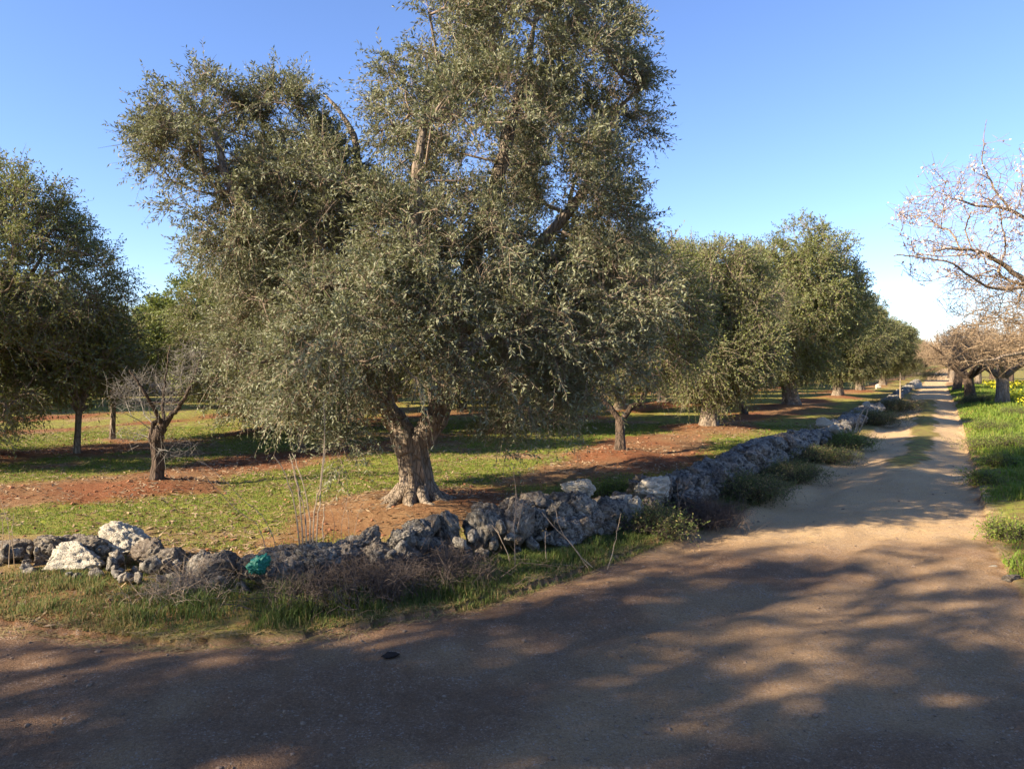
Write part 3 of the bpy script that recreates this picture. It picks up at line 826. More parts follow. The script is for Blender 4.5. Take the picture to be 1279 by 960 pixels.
a2 = far_almond(1212, 501, .95, 'bare almond with a short dark forked trunk at the edge of the track', 44, -.1, .2)
a3 = copy_tree(a2, (*g2(1196, 488), 0), 2.0, 1.05, 'bare almond with a dark leaning trunk behind the short forked one')
for i, (u, v, k) in enumerate([(1190, 478, a1), (1187, 472, a2), (1222, 482, a1), (1262, 484, a2), (1300, 492, a1), (1240, 474, a2), (1290, 476, a1)]):
    copy_tree(k, (*g2(u, v), 0), i * 1.3, 1.0, 'bare almond in the distant row right of the track', 'almond tree', 'bare almonds farther along the track')

# ------------------------------------------------------------------ dry stone wall
def ico(sub):
    import bmesh
    bm = bmesh.new(); bmesh.ops.create_icosphere(bm, subdivisions=sub, radius=1)
    v = np.array([p.co[:] for p in bm.verts]); f = np.array([[q.index for q in p.verts] for p in bm.faces]); bm.free()
    return v, f
IV, IF = ico(5); IV3, IF3 = ico(3)
def rock_verts(base, seed, ang=.45, pits=1.0):
    rs = np.random.default_rng(seed)
    v = base.copy()
    # flatten against random planes, gives broken faces
    for k in range(12):
        n_ = nrm(rs.normal(0, 1, 3)); d = rs.uniform(.5, .85)
        ex = v @ n_ - d
        v = v - np.where(ex > 0, ex * .93, 0)[:, None] * n_
    v = v * (1 + ang * (fbm(base * 1.3 + seed, seed, 3)[:, None] - .5))
    n3 = fbm(base * 3.2 + seed, seed + 9, 4)
    v = v * (1 + .22 * (n3[:, None] - .5))
    if pits:
        w = worley(base * 3.0 + seed * 2.3, seed); w2 = worley(base * 6.5 + seed, seed + 3)
        v = v * (1 - pits * .15 * (1 - sstep(.12, .5, w))[:, None] - pits * .09 * (1 - sstep(.1, .45, w2))[:, None])
        rg = np.abs(fbm(base * 5 + seed, seed + 20, 4) - .5) * 2
        v = v * (1 - .10 * (1 - sstep(0, .25, rg))[:, None])
    return v
ROCKS = [rock_verts(IV, 100 + k) for k in range(9)]
ROCKM = [mesh_np('stone_%d' % k, v, IF, [M['stone']], smooth=True) for k, v in enumerate(ROCKS)]
ROCKP = [mesh_np('pale_stone_%d' % k, rock_verts(IV, 300 + k, pits=1.5), IF, [M['stone_pale']], smooth=True) for k in range(5)]
ROCKL = [rock_verts(IV3, 200 + k) for k in range(8)]

wl_ = np.array(WALL)
seglen = np.hypot(*np.diff(wl_, axis=0).T); cum = np.concatenate([[0], np.cumsum(seglen)])
def wall_at(s):
    x = np.interp(s, cum, wl_[:, 0]); y = np.interp(s, cum, wl_[:, 1])
    x2 = np.interp(s + .3, cum, wl_[:, 0]); y2 = np.interp(s + .3, cum, wl_[:, 1])
    t = nrm(np.array([x2 - x + 1e-6, y2 - y])); return np.array([x, y]), t, np.array([t[1], -t[0]])   # normal towards the road
def s_of_u(u):
    best = None
    for s in np.arange(0, cum[-1], .05):
        p, _, _ = wall_at(s); e = abs(640 + p[0] / p[1] * FPX - u)
        if best is None or e < best[0]: best = (e, s)
    return best[1]
# height of the wall top along it, by the column of the photograph at which it stands
HT = [(-400, 672), (0, 672), (60, 668), (120, 668), (150, 664), (190, 676), (225, 690), (245, 700), (300, 690), (350, 682), (400, 676), (450, 672), (490, 655), (520, 652), (560, 642), (600, 636), (640, 626), (680, 616), (740, 620), (770, 620), (800, 597),
      (860, 588), (900, 572), (950, 548), (1000, 537), (1020, 534), (1032, 536), (1045, 528), (1065, 515), (1085, 505), (1105, 500), (1125, 488), (1148, 472)]
hu, hh = zip(*HT)
def wall_h(p): return float(max(.16, CAM_H - (np.interp(640 + p[0] / max(p[1], 1) * FPX, hu, hh) - 450) * p[1] / FPX))
wall = empty('dry_stone_wall', (0, 0, 0), 'low rough wall of weathered limestone rubble running along the edge of the orchard', 'stone wall')
rng = np.random.default_rng(8)
cands = []
BLD = [(152.0, 675.0, 5.75, 66.0, 42.0), (92.0, 700.0, 5.55, 88.0, 40.0), (190.0, 690.0, 5.65, 46.0, 30.0), (15.0, 690.0, 5.8, 60.0, 34.0), (214.0, 698.0, 5.55, 34.0, 38.0), (560.0, 660.0, 5.95, 44.0, 52.0), (600.0, 657.0, 6.05, 46.0, 56.0), (645.0, 655.0, 6.15, 58.0, 60.0), (668.0, 625.0, 6.45, 40.0, 32.0), (722.0, 610.0, 6.75, 40.0, 28.0), (700.0, 625.0, 6.6, 30.0, 24.0), (815.0, 612.0, 7.55, 78.0, 34.0), (772.0, 628.0, 7.2, 50.0, 20.0), (795.0, 640.0, 7.0, 26.0, 34.0), (752.0, 640.0, 6.75, 40.0, 26.0), (348.0, 637.0, 7.9, 7.0, 4.0), (1262.0, 722.0, 5.45, 26.0, 10.0), (1240.0, 708.0, 5.8, 12.0, 6.0)]
s = 2.0
while s < cum[-1] - .05:
    p, t, nn = wall_at(s)
    H = wall_h(p); far = max(1, p[1] / 12)
    step = .185 * (1 if p[1] < 13 else 1.5)
    zz = .06; row = 0
    while zz < H - .05:
        top = zz + .20 > H - .05
        for off in ((.20, -.12) if not top else (.09, -.09)):
            r = rng.uniform(.10, .185) * (1.2 if top else 1.1)
            q = p + nn * (off + rng.normal(0, .035)) + t * rng.normal(0, .09)
            sc = np.array([r * rng.uniform(.9, 1.35), r * rng.uniform(.75, 1.05), r * rng.uniform(.65, .95)])
            if top: zc = H - .01 - sc[2] * rng.uniform(.85, 1.15)
            else: zc = zz + r * .5 + rng.normal(0, .02)
            uc, vc = 640 + q[0] / q[1] * FPX, 450 + (CAM_H - zc - .03) * FPX / q[1]
            if any(abs(uc - b[0]) < .5 * b[3] and abs(vc - b[1]) < .5 * b[4] and q[1] < b[2] + .1 for b in BLD): continue
            cands.append((q[0], q[1], hz(q[0], q[1]) * .5 + zc, sc, rng.uniform(-.5, .5, 3) + [0, 0, math.atan2(t[1], t[0])], off > 0 or top, int(rng.integers(9))))
        zz += .145; row += 1
    s += step
for s in np.arange(2.0, cum[-1] - .1, .045):
    p, t, nn = wall_at(s); H = wall_h(p)
    if p[1] > 16: continue
    q = p + nn * rng.uniform(-.12, .27); r = rng.uniform(.035, .07)
    cands.append((q[0], q[1], rng.uniform(.02, max(.06, H - .10)), np.array([r * 1.3, r, r * .9]), rng.uniform(-1.5, 1.5, 3), False, int(rng.integers(9))))
vis = sorted([c for c in cands if c[5] and c[1] < 14 and -60 < 640 + c[0] / c[1] * FPX < 1100], key=lambda c: math.hypot(c[0], c[1]) / c[3].max())[:98]
vid = set(id(c) for c in vis)
from mathutils import Euler
rest = Geo()
for c in cands:
    if id(c) in vid:
        o = link('stone', ROCKM[c[6]], wall, c[:3]); o.scale = c[3]; o.rotation_euler = c[4]
    else:
        Rm = np.array(Euler(c[4]).to_matrix())
        rest.add((ROCKL[c[6] % 8] * c[3]) @ Rm.T + np.array(c[:3]), IF3)
tag(link('rubble', rest.mesh('rubble', [M['rubble']], True), wall), kind='stuff')

def boulder(u, v, Y, w, h, pal, label, k=0, name='boulder', rot=0, depth=None, tilt=0, group=None):
    c = at(u, v, Y)
    px_ = Y / FPX
    o = link(name, (ROCKP if pal else ROCKM)[k % (5 if pal else 9)], None, c)
    o.scale = (w * px_ / 2 * 1.18, (depth or min(w, h) * px_ / 2 * 1.15), h * px_ / 2 * 1.22); o.rotation_euler = (tilt, tilt * .5, rot)
    return tag(o, label, 'stone', group)
boulder(152, 675, 5.75, 66, 42, True, 'large rounded cream boulder pitted with holes, highest on the left stretch of wall', 0)
boulder(92, 700, 5.55, 88, 40, True, 'long low cream boulder in front of the rounded pitted boulder', 1, rot=.1)
boulder(190, 690, 5.65, 46, 30, False, 'small smooth grey boulder against the right side of the rounded cream boulder', 2)
boulder(15, 690, 5.8, 60, 34, False, 'flat greyish brown boulder at the left edge of the wall', 3)
boulder(214, 698, 5.55, 34, 38, False, 'dark narrow stone at the low end of the left wall stretch', 4)
boulder(560, 660, 5.95, 44, 52, False, 'dark upright stone with a pointed top, left of the big tilted slab', 0)
boulder(600, 657, 6.05, 46, 56, False, 'tilted grey slab stone leaning left near the olive trunk', 1, tilt=.25)
boulder(645, 655, 6.15, 58, 60, False, 'largest blocky grey stone with a split face in the middle of the wall', 5)
boulder(668, 625, 6.45, 40, 32, False, 'dark brown knobbly stone perched left of the pale perched stone', 6)
boulder(722, 610, 6.75, 40, 28, True, 'small pale stone perched alone on the wall top behind the stalks', 2, tilt=.3)
boulder(700, 625, 6.6, 30, 24, False, 'rounded beige stone under the small pale perched stone', 7)
boulder(815, 612, 7.55, 78, 34, True, 'long cream rock with a curved arch over a dark hollow', 3, rot=.4)
boulder(772, 628, 7.2, 50, 20, True, 'flat cream slab sloping down beside the arched rock', 4, rot=.3)
boulder(795, 640, 7.0, 26, 34, True, 'upright cream stump-like stone below the arched rock', 1, rot=1)
boulder(752, 640, 6.75, 40, 26, False, 'grey rounded stone left of the cream slab', 8)
boulder(1030, 528, 14.2, 22, 12, True, 'pale broken stones tumbled at the gap in the wall, topmost piece', 0)
boulder(1042, 536, 13.7, 18, 12, True, 'pale broken stone at the gap in the wall, lowest piece', 3, rot=1)
boulder(1082, 505, 19.5, 9, 9, True, 'tiny white stone crowning the far stretch of wall', 2)
boulder(1147, 482, 35, 11, 9, True, 'tan boulder at the very far end of the wall beside the track', 4)
boulder(348, 637, 7.9, 7, 4, True, 'little white stone lying on the grass behind the tall stalks', 0, name='stone')
boulder(1097, 483, 40, 8, 6, True, 'pale squared block under the far olives', 1, name='stone_block')
boulder(1262, 722, 5.45, 26, 10, False, 'flat grey stone on the bare verge at the right edge', 3, name='stone')
boulder(1240, 708, 5.8, 12, 6, True, 'small pale stone on the gravel at the right edge', 2, name='stone')

# ------------------------------------------------------------------ grass and brush
def blades(geo, rng, P, h, w, bend=.5, var=None, mat=0):
    n = len(P)
    a = rng.uniform(0, 6.283, n); d = np.stack([np.cos(a), np.sin(a), np.zeros(n)], 1); sd = np.stack([-np.sin(a), np.cos(a), np.zeros(n)], 1)
    hh_ = h[:, None]; b = (rng.random(n) * bend)[:, None]; ww = np.broadcast_to(w, n)[:, None] * .5
    up = np.array([0, 0, 1.0])
    p1 = P + up * hh_ * .55 + d * hh_ * b * .35
    p2 = P + up * hh_ * (1 - b * .35) + d * hh_ * b * 1.1
    V = np.stack([P - sd * ww, P + sd * ww, p1 + sd * ww * .8, p1 - sd * ww * .8, p2], 1).reshape(-1, 3)
    i = np.arange(n)[:, None] * 5
    geo.add(V, i + np.array([[0, 1, 2, 3]]), mat, var)
    geo.f[3].append(i + np.array([[3, 2, 4]]) + geo.n - len(V)); geo.m[3].append(np.full(n, mat)); geo.a[3].append(np.broadcast_to(.5 if var is None else var, n))
def place(x, y): return np.stack([x, y, height(x, y) - .01], 1)
# verge between wall and lane
rng = np.random.default_rng(12)
n = 270000
sv = 2 + (16 + 3 - 2) * rng.random(n) ** 1.1
sv = rng.uniform(2.5, 19, n)
x = np.interp(sv, cum, wl_[:, 0]); y = np.interp(sv, cum, wl_[:, 1])
x2 = np.interp(sv + .3, cum, wl_[:, 0]); y2 = np.interp(sv + .3, cum, wl_[:, 1])
t = nrm(np.stack([x2 - x + 1e-6, y2 - y], 1))
off = rng.uniform(-.25, .95, n)
px_, py_ = x + t[:, 1] * off, y - t[:, 0] * off
ins = inside(px_, py_, ROAD); dR = seg_dist(px_, py_, ROAD_L)
dens = fbm2(px_, py_, 2.2, 71, 3)
keep = (~ins | (dR < .07)) & (dens + .25 * (off > .1) > rng.uniform(.25, .75, n))
px_, py_, off, dR, dens = px_[keep], py_[keep], off[keep], dR[keep], dens[keep]
P = place(px_, py_)
u_ = 640 + px_ / py_ * FPX
straw = sstep(250, 110, u_) * .62 + .14
straw = np.where(rng.random(len(px_)) < straw + .35 * (dR < .1), rng.uniform(.6, 1, len(px_)), rng.uniform(0, .25, len(px_)))
hgt = rng.uniform(.02, .13, len(px_)) * (.45 + .55 * sstep(.05, .45, off)) * (.15 + 1.3 * dens ** 1.3 + .5 * (vnoise(np.stack([px_ * 7, py_ * 7, 0 * px_], 1), 3) > .6)) * (.7 + .3 * sstep(150, 300, u_)) * (1 - .6 * sstep(520, 570, u_) * (1 - sstep(.18, .6, off))) * np.clip(.35 + dR / .3, 0, 1.15)
g = Geo(); blades(g, rng, P, hgt, .0055, .9, straw)
tag(link('verge_grass', g.mesh('verge_grass', [M['grass']])), 'green and straw coloured grass growing thickly between the stone wall and the lane', 'grass', kind='stuff')
# orchard grass
n = 420000
r_ = 6 + 13 * rng.random(n) ** 1.0; an = rng.uniform(R(-37), R(30), n)
ox, oy = r_ * np.sin(an), r_ * np.cos(an)
rd, gr, re_, pa, ins, _ = masks(ox, oy)
m_ = ox * ROWM[0] + oy * ROWM[1]
keep = (gr * (.3 + fbm2(ox, oy, 5, 81, 2)) > rng.uniform(.1, 1.0, n)) & ~ins & (seg_dist(ox, oy, WALL) > .3) & (m_ < -2.8)
ox, oy = ox[keep], oy[keep]; print('orchard blades', len(ox))
P = place(ox, oy)
var = np.where(rng.random(len(ox)) < .42, rng.uniform(.5, 1, len(ox)), rng.uniform(0, .3, len(ox)))
g = Geo(); blades(g, rng, P, rng.uniform(.012, .042, len(ox)), .004 + .0006 * oy, .9, var)
tag(link('orchard_grass', g.mesh('orchard_grass', [M['grass_field']])), 'short sparse grass growing in strips between the olive rows', 'grass', kind='stuff')
# meadow right of the track
n = 200000
oy = rng.uniform(5.5, 45, n) ** 1.0; oy = 5.5 + 40 * rng.random(n) ** 1.7
ox = .575 * oy + rng.uniform(-.3, 12, n) * (.15 + .85 * rng.random(n))
ins = inside(ox, oy, ROAD); dd = seg_dist(ox, oy, ROAD_R[1:12])
gap = fbm2(ox, oy, .9, 91, 3)
keep = ~ins & (ox < oy * .78 + 1.5) & (gap + .2 * (dd > .3) > rng.uniform(.25, .75, n)) & ~((oy > 6.6) & (oy < 8.3) & (dd < 1.2))
ox, oy, dd, gap = ox[keep], oy[keep], dd[keep], gap[keep]; print('meadow blades', len(ox))
P = place(ox, oy)
var = np.where(rng.random(len(ox)) < .3, rng.uniform(.5, 1, len(ox)), rng.uniform(0, .45, len(ox)))
g = Geo(); blades(g, rng, P, rng.uniform(.03, .22, len(ox)) * (.3 + 1.4 * fbm2(ox, oy, 2.5, 94, 3) ** 1.5) * np.clip(.3 + dd, .3, 1.1), .006 + .0009 * oy, .8, var)
tag(link('meadow_grass', g.mesh('meadow_grass', [M['grass_field']])), 'tall fresh green grass along the right side of the track', 'grass', kind='stuff')
# yellow flowers
n = 8000
oy = rng.uniform(20, 48, n); ox = .575 * oy + 2.6 + rng.uniform(0, 12, n)
keep = (fbm2(ox, oy, .35, 95, 3) + .08 * sstep(20, 26, oy) > rng.uniform(.42, .62, n)) & ~inside(ox, oy, ROAD) & (ox < oy * .76 + 1)
ox, oy = ox[keep], oy[keep]; n = len(ox)
P = place(ox, oy) + np.stack([0 * ox, 0 * ox, rng.uniform(.14, .34, n)], 1)
r = (.022 + .0006 * oy)[:, None]; nn_ = nrm(rng.normal(0, .5, (n, 3)) + [0, -.5, .8]); a = nrm(np.cross(nn_, rng.normal(0, 1, (n, 3)))); b = np.cross(nn_, a)
g = Geo()
V = np.stack([P + (a * math.cos(k) + b * math.sin(k)) * r + nn_ * r * .4 * (k % 2) for k in (0, 1.2566, 2.513, 3.77, 5.027)] + [P - nn_ * r * .3], 1).reshape(-1, 3)
i = np.arange(n)[:, None] * 6
g.add(V, np.concatenate([i + np.array([[k, (k + 1) % 5, 5]]) for k in range(5)]), 0, np.tile(rng.random(n), 5))
tag(link('yellow_flowers', g.mesh('yellow_flowers', [M['flower_yellow']])), 'bright yellow wild flowers carpeting the meadow under the bare almonds', 'flowers', kind='stuff')

def brush(u, v, Y, rx, rz_, label, nst=260, seed=0, mat='twig_dark', leaf=None, name='dry_shrub', cat='shrub', ry=.3, h0=None):
    rs = np.random.default_rng(seed); c = at(u, v, Y); z0 = hz(c[0], c[1]) if h0 is None else h0
    root = (c[0], c[1], z0)
    g = Geo()
    k = nst
    o = np.stack([rs.normal(0, rx * .36, k), rs.normal(0, ry * .5, k), np.zeros(k)], 1)
    # stems arching outwards with side twigs
    d = nrm(np.stack([o[:, 0] * .5 / rx + rs.normal(0, .35, k), o[:, 1] * .6 + rs.normal(0, .35, k) - .1, rs.uniform(.6, 1.5, k)], 1))
    top = rs.uniform(.5, 1.0, k) * rz_
    ends = []
    for q in range(k):
        L = top[q] / max(d[q, 2], .4)
        p_ = [o[q] + d[q] * L * t_ + np.array([0, 0, -.35 * L * t_ * t_]) + rs.normal(0, .012, 3) * (t_ > 0) for t_ in (0, .35, .7, 1.0)]
        tube(g, p_, [.004, .003, .0025, .0012], 3, cap=False); ends += p_[1:]
    ends = np.array(ends)
    sprays(g, rs, ends, nrm(rs.normal(0, 1, ends.shape)), 5, 5 if leaf else 0, tl=(.06, .2), ll=.028, lw=.006, matleaf=1, mattwig=0, twr=.0012, droop=.3, spread=1.2, bare=.3)
    o_ = link(name, g.mesh(name, [M[mat]] + ([M[leaf]] if leaf else []))); o_.location = root
    return tag(o_, label, cat)
brush(475, 736, 5.0, .5, .28, 'dark reddish brown tangle of dry twigs over the wall left of centre', 140, 1)
brush(395, 740, 4.9, .36, .23, 'greyish dry brush below the tall stalks in front of the wall', 110, 2)
brush(560, 725, 5.3, .4, .26, 'low dark dry brush left of the blocky grey stones', 110, 3)
brush(235, 738, 5.0, .35, .2, 'straw tinted dry brush at the dip of the left wall', 60, 4, mat='stalk')
brush(880, 650, 7.4, .35, .24, 'brown dry bush on the wall face right of the arched cream rock', 280, 5)
brush(930, 618, 8.7, .45, .30, 'grey green bush draping the wall beyond the arched cream rock', 260, 6, leaf='grass')
brush(975, 598, 10.1, .7, .22, 'dark green scrub at the wall foot midway along the track', 260, 7, leaf='grass')
brush(1020, 574, 11.8, .7, .22, 'low scrub by the gap in the wall', 220, 8, leaf='grass')
brush(1055, 548, 13.8, .45, .3, 'sunlit green weeds sprouting at the gap in the wall', 220, 9, leaf='grass_field')
brush(1095, 520, 18.5, .8, .5, 'dark scrub covering the far stretch of wall', 240, 10, leaf='grass')
brush(1118, 508, 23, 1.0, .6, 'dark bushy scrub at the end of the far wall', 240, 11, leaf='grass')
brush(1160, 470, 60, 1.8, 1.7, 'grey rounded bush at the left edge of the track near the horizon', 260, 12, leaf='grass')
brush(765, 610, 8.4, .18, .22, 'small pale green weed behind the wall near the forked olive', 90, 13, leaf='grass_field', name='weed', ry=.15)
brush(820, 670, 6.9, .3, .2, 'green weeds with dry stems below the arched cream rock', 160, 14, leaf='grass')
brush(1216, 500, 27, .5, .5, 'low green bush at the foot of the short forked almond', 120, 15, leaf='grass')

for i_, (u_w, v_w, sz, lb) in enumerate([(1228, 602, .26, 'leafy weed clump at the right track edge, nearest the bare gravel'), (1250, 585, .34, 'bushy green weed behind the nearest clump on the right verge'), (1225, 560, .3, 'low weed at the track edge below the almonds'),
                                (1262, 560, .4, 'tall dark green weed tuft at the right picture edge below the almonds'), (1240, 540, .4, 'dark weed clump in the shade stripe of the right verge'), (1262, 675, .2, 'low leafy weed in the near grass patch on the right'), (1270, 520, .5, 'broad weed clump among the yellow flowers')]):
    Yw = float(g2(u_w, v_w)[1])
    brush(u_w, v_w, Yw, sz * (.7 if Yw < 12 else .9), sz * (.55 if Yw < 12 else .75), lb, 60, 70 + i_, leaf='grass_field', name='weed', ry=sz * .8)
def stalks(cu, cv, Y, lines, label, seed, mat='stalk', name='dry_stalks', w=.004, cat='dry stalks'):
    base = at(cu, cv, Y); z0 = hz(base[0], base[1]); base[2] = z0
    g = Geo(); rs = np.random.default_rng(seed)
    for pts in lines:
        q = [at(u, v, Y + rs.normal(0, .02)) - base for u, v in pts]
        if pts is not None and q[0][2] < .25: q[0][2] = 0
        p_, r_ = smooth_line(q, np.linspace(w, w * .5, len(q)), 4)
        p_ = p_ + rs.normal(0, .003, p_.shape)
        tube(g, p_, r_, 5)
        e = p_[len(p_) // 2:]
        sprays(g, rs, e, nrm(rs.normal(0, 1, e.shape)), 1, 0, tl=(.02, .09), twr=.0012, mattwig=0, up=.8)
    o = link(name, g.mesh(name, [M[mat]])); o.location = base
    return tag(o, label, cat)
stalks(380, 700, 5.25, [[(378, 700), (370, 640), (358, 595), (343, 568)], [(382, 700), (376, 640), (370, 600), (362, 568)], [(386, 700), (387, 650), (378, 600), (366, 566)],
       [(390, 700), (393, 640), (401, 600), (406, 545), (405, 500)], [(394, 700), (396, 660), (400, 620), (407, 560)], [(384, 700), (382, 650), (374, 610), (367, 580)], [(400, 700), (404, 660), (405, 632)]],
       'tall bundle of dry upright stalks rising above the wall left of the olive trunk', 1, w=.0065)
stalks(355, 690, 5.2, [[(356, 690), (335, 655), (300, 620), (265, 585), (247, 575)], [(340, 690), (325, 660), (300, 640), (270, 610), (252, 590)]], 'two thin arching stems leaning left from the wall', 2, w=.003, mat='twig')
stalks(430, 690, 5.3, [[(424, 690), (428, 650), (436, 618)], [(440, 690), (436, 650), (430, 625)], [(432, 690), (445, 655), (452, 630)], [(415, 690), (418, 655), (412, 630)]], 'short thin weeds standing just right of the tall stalk bundle', 3, w=.002, mat='twig')
stalks(644, 700, 5.55, [[(644, 705), (643, 660), (645, 620), (642, 588)], [(647, 660), (652, 635), (655, 622)]], 'single tall dry weed stem in front of the blocky grey stones', 4, w=.0035, mat='twig')
stalks(700, 705, 5.7, [[(640, 692), (628, 675), (615, 655)], [(735, 700), (715, 680), (690, 655), (678, 640)], [(730, 715), (700, 705), (670, 700), (640, 697)], [(740, 700), (722, 690), (700, 660), (693, 630)], [(760, 700), (770, 672), (776, 640)], [(683, 700), (682, 665)]],
       'pale broken canes lying against the grey stones', 5)
stalks(840, 650, 7.3, [[(846, 655), (852, 620), (872, 585)], [(850, 655), (848, 625), (846, 600)], [(820, 655), (822, 635), (835, 610)], [(862, 650), (856, 625), (850, 612)]], 'thin dry stems in front of the arched cream rock', 6, w=.004, mat='twig')
stalks(1075, 545, 13.6, [[(1070, 540), (1077, 515), (1083, 507)], [(1073, 540), (1082, 520), (1085, 508)], [(1068, 540), (1074, 520), (1080, 512)]], 'pale leaning canes by the far stretch of wall', 7, w=.012)
stalks(8, 680, 5.6, [[(12, 690), (10, 655), (0, 620)], [(18, 690), (16, 660), (18, 640)], [(2, 690), (3, 650), (-6, 625)]], 'few pale dry stems at the left edge behind the wall', 8, w=.003)
stalks(1125, 492, 30, [[(1125, 492), (1125, 480), (1125, 465)]], 'slim pale pole standing near the far end of the wall', 9, w=.03, name='pole', cat='pole')

# green cloth bag
v = IV * (1 + .9 * (fbm(IV * 1.2 + 4, 12, 2)[:, None] - .5))
fold = np.abs(vnoise(IV * np.array([5.0, 5.0, 1.6]) + 3 * fbm(IV * 2, 15, 2)[:, None], 13) - .5) * 2
v = v * (.78 + .42 * fold[:, None]) * (1 + .10 * (np.abs(fbm(IV * 9, 14, 2)[:, None] - .5) * 4 - 1))
v[:, 0] *= 1 + .6 * np.maximum(v[:, 2], 0)
mb, nt = newmat('green_plastic'); n_ = N(nt)
p = n_('BsdfPrincipled', {'Base Color': (.012, .17, .115, 1), 'Roughness': .55})
n_('OutputMaterial', {0: p.outputs[0]})
o = link('plastic_bag', mesh_np('plastic_bag', v, IF, [mb], smooth=True), None, at(323, 705, 4.98)); o.scale = (.075, .05, .06); o.rotation_euler = (0, -.5, 0)
tag(o, 'crumpled green plastic bag caught in the brush on the wall', 'bag')
# dark clod on the lane
x, y = g2(488, 817)
o = link('clod', mesh_np('clod', rock_verts(IV3, 905, .5, 1), IF3, [M['dung']], smooth=True), None, (x, y, hz(x, y) + .012)); o.scale = (.06, .035, .018)
tag(o, 'dark flat clod of dung lying on the shaded lane', 'clod')

# irrigation line strung through the orchard trees
g = Geo()
p0, p1 = at(60, 492, 12.6), at(262, 491, 14.5)
tube(g, [p0 + (p1 - p0) * t_ - np.array([0, 0, .05 * math.sin(math.pi * t_)]) for t_ in np.linspace(0, 1, 9)], np.full(9, .009), 5)
tag(link('irrigation_pipe', g.mesh('irrigation_pipe', [M['black_pipe']], True)), 'thin black irrigation pipe strung between trunks behind the small bare tree', 'pipe')

# loose gravel on the lane
rng = np.random.default_rng(33)
PV, PF = ico(1)
n = 16000
r_ = 2.6 * (30 / 2.6) ** rng.random(n) ** 1.2; an = rng.uniform(R(-40), R(40), n)
gx, gy = r_ * np.sin(an), r_ * np.cos(an)
ins = inside(gx, gy, ROAD)
dens = fbm2(gx, gy, 1.3, 99, 3)
keep = ins & (dens > rng.uniform(.25, .7, n)); gx, gy = gx[keep], gy[keep]; n = len(gx)
s_ = (.0022 + .010 * rng.random(n) ** 10) * (1 + gy / 25)
V = PV[None] * (1 + rng.uniform(-.3, .3, (n, len(PV), 1))) * (s_[:, None] * np.stack([rng.uniform(.8, 1.5, n), rng.uniform(.8, 1.5, n), rng.uniform(.5, .9, n)], 1))[:, None]
V = V + (place(gx, gy) + [0, 0, .012])[:, None]
F = (PF[None] + (np.arange(n) * len(PV))[:, None, None]).reshape(-1, 3)
g = Geo(); g.add(V.reshape(-1, 3), F, 0)
M['pebble'] = plain('pebble', (.14, .095, .065), (.28, .20, .135), 40)
tag(link('gravel', g.mesh('gravel', [M['pebble']])), 'loose small stones scattered over the dirt lane', 'gravel', kind='stuff')
n = 14000
r_ = 5.5 + 16 * rng.random(n) ** 1.1; an = rng.uniform(R(-37), R(30), n)
gx, gy = r_ * np.sin(an), r_ * np.cos(an)
_, gr, re_, _, ins, _ = masks(gx, gy)
keep = ~ins & (gx * ROWM[0] + gy * ROWM[1] < -2.8) & (seg_dist(gx, gy, WALL) > .3) & (re_ + .25 > rng.random(n) * 1.1) & (fbm2(gx, gy, 1.9, 66, 3) > rng.uniform(.3, .65, n))
gx, gy = gx[keep], gy[keep]; n = len(gx)
s_ = (.004 + .016 * rng.random(n) ** 4) * (1 + gy / 30)
V = PV[None] * (1 + rng.uniform(-.3, .3, (n, len(PV), 1))) * (s_[:, None] * np.stack([rng.uniform(.8, 1.5, n), rng.uniform(.8, 1.5, n), rng.uniform(.5, .9, n)], 1))[:, None] + (place(gx, gy) + [0, 0, .014])[:, None]
g = Geo(); g.add(V.reshape(-1, 3), (PF[None] + (np.arange(n) * len(PV))[:, None, None]).reshape(-1, 3), 0)
M['clod'] = plain('red_clod', (.17, .07, .035), (.33, .16, .08), 30)
tag(link('dirt_clods', g.mesh('dirt_clods', [M['clod']])), 'crumbled clods of red earth under the olives', 'earth', kind='stuff')
# fallen olive leaves and chaff on the orchard floor
n = 60000
r_ = 5.3 + 15 * rng.random(n) ** 1.1; an = rng.uniform(R(-37), R(30), n)
gx, gy = r_ * np.sin(an), r_ * np.cos(an)
keep = ~inside(gx, gy, ROAD) & (gx * ROWM[0] + gy * ROWM[1] < -2.8) & (seg_dist(gx, gy, WALL) > .25) & (fbm2(gx, gy, 1.2, 67, 3) > rng.uniform(.3, .6, n))
gx, gy = gx[keep], gy[keep]; n = len(gx)
P = place(gx, gy) + [0, 0, .016]; a = rng.uniform(0, 6.28, n); L_ = (rng.uniform(.012, .04, n) * (1 + gy / 25))[:, None]
d = np.stack([np.cos(a), np.sin(a), rng.normal(0, .25, n)], 1) * L_; sd = np.stack([-np.sin(a), np.cos(a), rng.normal(0, .3, n)], 1) * L_ * .22
g = Geo(); g.add(np.stack([P - d, P - sd, P + d, P + sd], 1).reshape(-1, 3), np.arange(n * 4).reshape(-1, 4), 0, rng.random(n))
M['litter'] = leaf_mat('dead_leaf', (.15, .09, .05), (.42, .31, .19), (.25, .17, .10), .1)
tag(link('leaf_litter', g.mesh('leaf_litter', [M['litter']])), 'fallen dead leaves and chaff on the orchard floor', 'litter', kind='stuff')
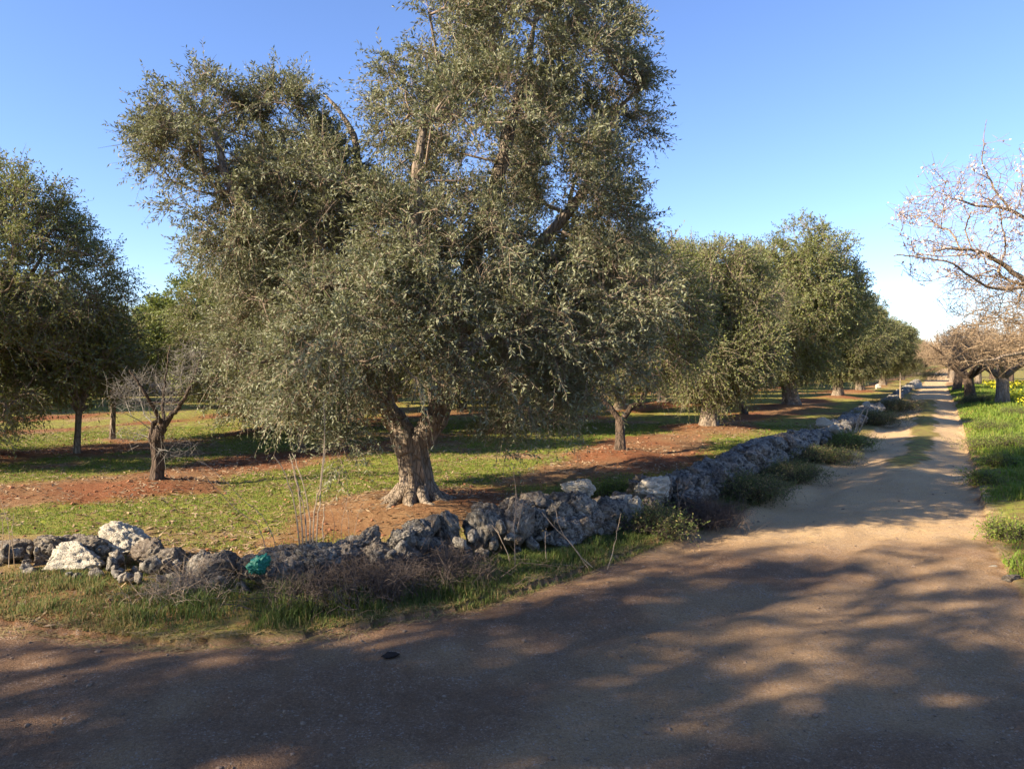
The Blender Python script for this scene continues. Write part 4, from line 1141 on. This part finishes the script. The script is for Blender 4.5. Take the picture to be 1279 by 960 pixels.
# dry litter along the lane edge
n = 9000
k = rng.uniform(1, cum[-1] * .45, n); x = np.interp(k, cum, wl_[:, 0]); 
el = np.array(ROAD_L[1:13]); ec = np.concatenate([[0], np.cumsum(np.hypot(*np.diff(el, axis=0).T))]); k = rng.uniform(0, ec[-1], n)
x = np.interp(k, ec, el[:, 0]) + rng.normal(0, .07, n); y = np.interp(k, ec, el[:, 1]) + rng.normal(0, .07, n)
P = place(x, y) + [0, 0, .015]; a = rng.uniform(0, 3.14, n); d = np.stack([np.cos(a), np.sin(a) * .6, rng.normal(0, .15, n)], 1) * rng.uniform(.01, .05, n)[:, None]
sd = np.stack([-np.sin(a), np.cos(a), 0 * a], 1) * .0025
V = np.stack([P - d - sd, P + d - sd, P + d + sd, P - d + sd], 1).reshape(-1, 3)
g = Geo(); g.add(V, np.arange(n * 4).reshape(-1, 4), 0, rng.uniform(.4, 1, n))
tag(link('straw_litter', g.mesh('straw_litter', [M['grass']])), 'dry straw and leaf litter strewn along the edge of the lane', 'litter', kind='stuff')

# ------------------------------------------------------------------ far country
def ridge(name, pts, h, seed, kind=None):
    """a wooded swell of land with real depth"""
    (x0, y0), (x1, y1) = pts
    nx_, ny_ = 140, 14
    sx = np.linspace(0, 1, nx_); ty = np.linspace(-1, 1, ny_)
    dx, dy = x1 - x0, y1 - y0; L = math.hypot(dx, dy); nxv, nyv = -dy / L, dx / L
    S_, T_ = np.meshgrid(sx, ty, indexing='ij')
    X = x0 + dx * S_ + nxv * T_ * 70; Y = y0 + dy * S_ + nyv * T_ * 70
    prof = (1 - T_ ** 2) ** .7 * (.7 + .6 * fbm2((S_ * L / 90).ravel(), (T_ * .4).ravel(), 1, seed, 3).reshape(S_.shape))
    Z = h * prof * sstep(0, .06, S_) * sstep(1, .94, S_) + 1.3 * (fbm2(X.ravel(), Y.ravel(), .12, seed + 1, 3).reshape(S_.shape) - .4) * prof - .4
    v = np.stack([X, Y, Z], -1).reshape(-1, 3)
    i = np.arange(nx_ - 1)[:, None] * ny_; j = np.arange(ny_ - 1)[None, :]
    f = np.stack([i + j, i + ny_ + j, i + ny_ + j + 1, i + j + 1], -1).reshape(-1, 4)
    tag(link(name, mesh_np(name, v, f, [M['hill_mat']], smooth=True)), kind='structure')
ridge('hills', [(-500, 420), (700, 380)], 8.5, 3)
# far-off wood that reads as one mass
rng = np.random.default_rng(55)
n = 2600
ux = rng.uniform(-300, 1250, n); dy = rng.uniform(118, 190, n)
x = (ux - 640) / FPX * dy
ok = ~((np.abs(x - (.575 * dy)) < 5)); x, dy = x[ok], dy[ok]; n = len(x)
zz = rng.uniform(.4, 4.2, n) * (.75 + .5 * vnoise(np.stack([x * .12, dy * .1, 0 * x], 1), 5))
C = np.stack([x, dy, zz], 1)
g = Geo()
q = np.repeat(C, 28, 0) + rng.normal(0, .75, (n * 28, 3)) * [1, 1, .8]; q[:, 2] = np.maximum(q[:, 2], .1)
a = rng.normal(0, .32, (len(q), 3)); b = rng.normal(0, .32, (len(q), 3))
V = np.stack([q - a, q + b, q + a, q - b], 1).reshape(-1, 3)
g.add(V, np.arange(len(q) * 4).reshape(-1, 4), 0, rng.random(len(q)))
tag(link('distant_wood', g.mesh('distant_wood', [M['olive_leaf_far']])), 'distant belt of olive groves closing the horizon', 'trees', kind='stuff')
# low distant wall across the orchard
g = Geo(); rs = np.random.default_rng(77)
p0, p1 = np.array(g2(150, 493)), np.array(g2(470, 494))
L = np.linalg.norm(p1 - p0)
for s_ in np.arange(0, L, .38):
    for zr in (.15, .45):
        c = p0 + (p1 - p0) * s_ / L
        Rm = np.array(Euler(rs.uniform(-.6, .6, 3)).to_matrix())
        r = rs.uniform(.2, .3)
        g.add((ROCKL[int(rs.integers(8))] * [r * 1.2, r, r * .85]) @ Rm.T + [c[0] + rs.normal(0, .06), c[1] + rs.normal(0, .06), zr + rs.normal(0, .05)], IF3)
tag(link('stone_wall', g.mesh('far_wall', [M['rubble']], True)), 'low grey stone wall far across the orchard beyond the green glade', 'stone wall')
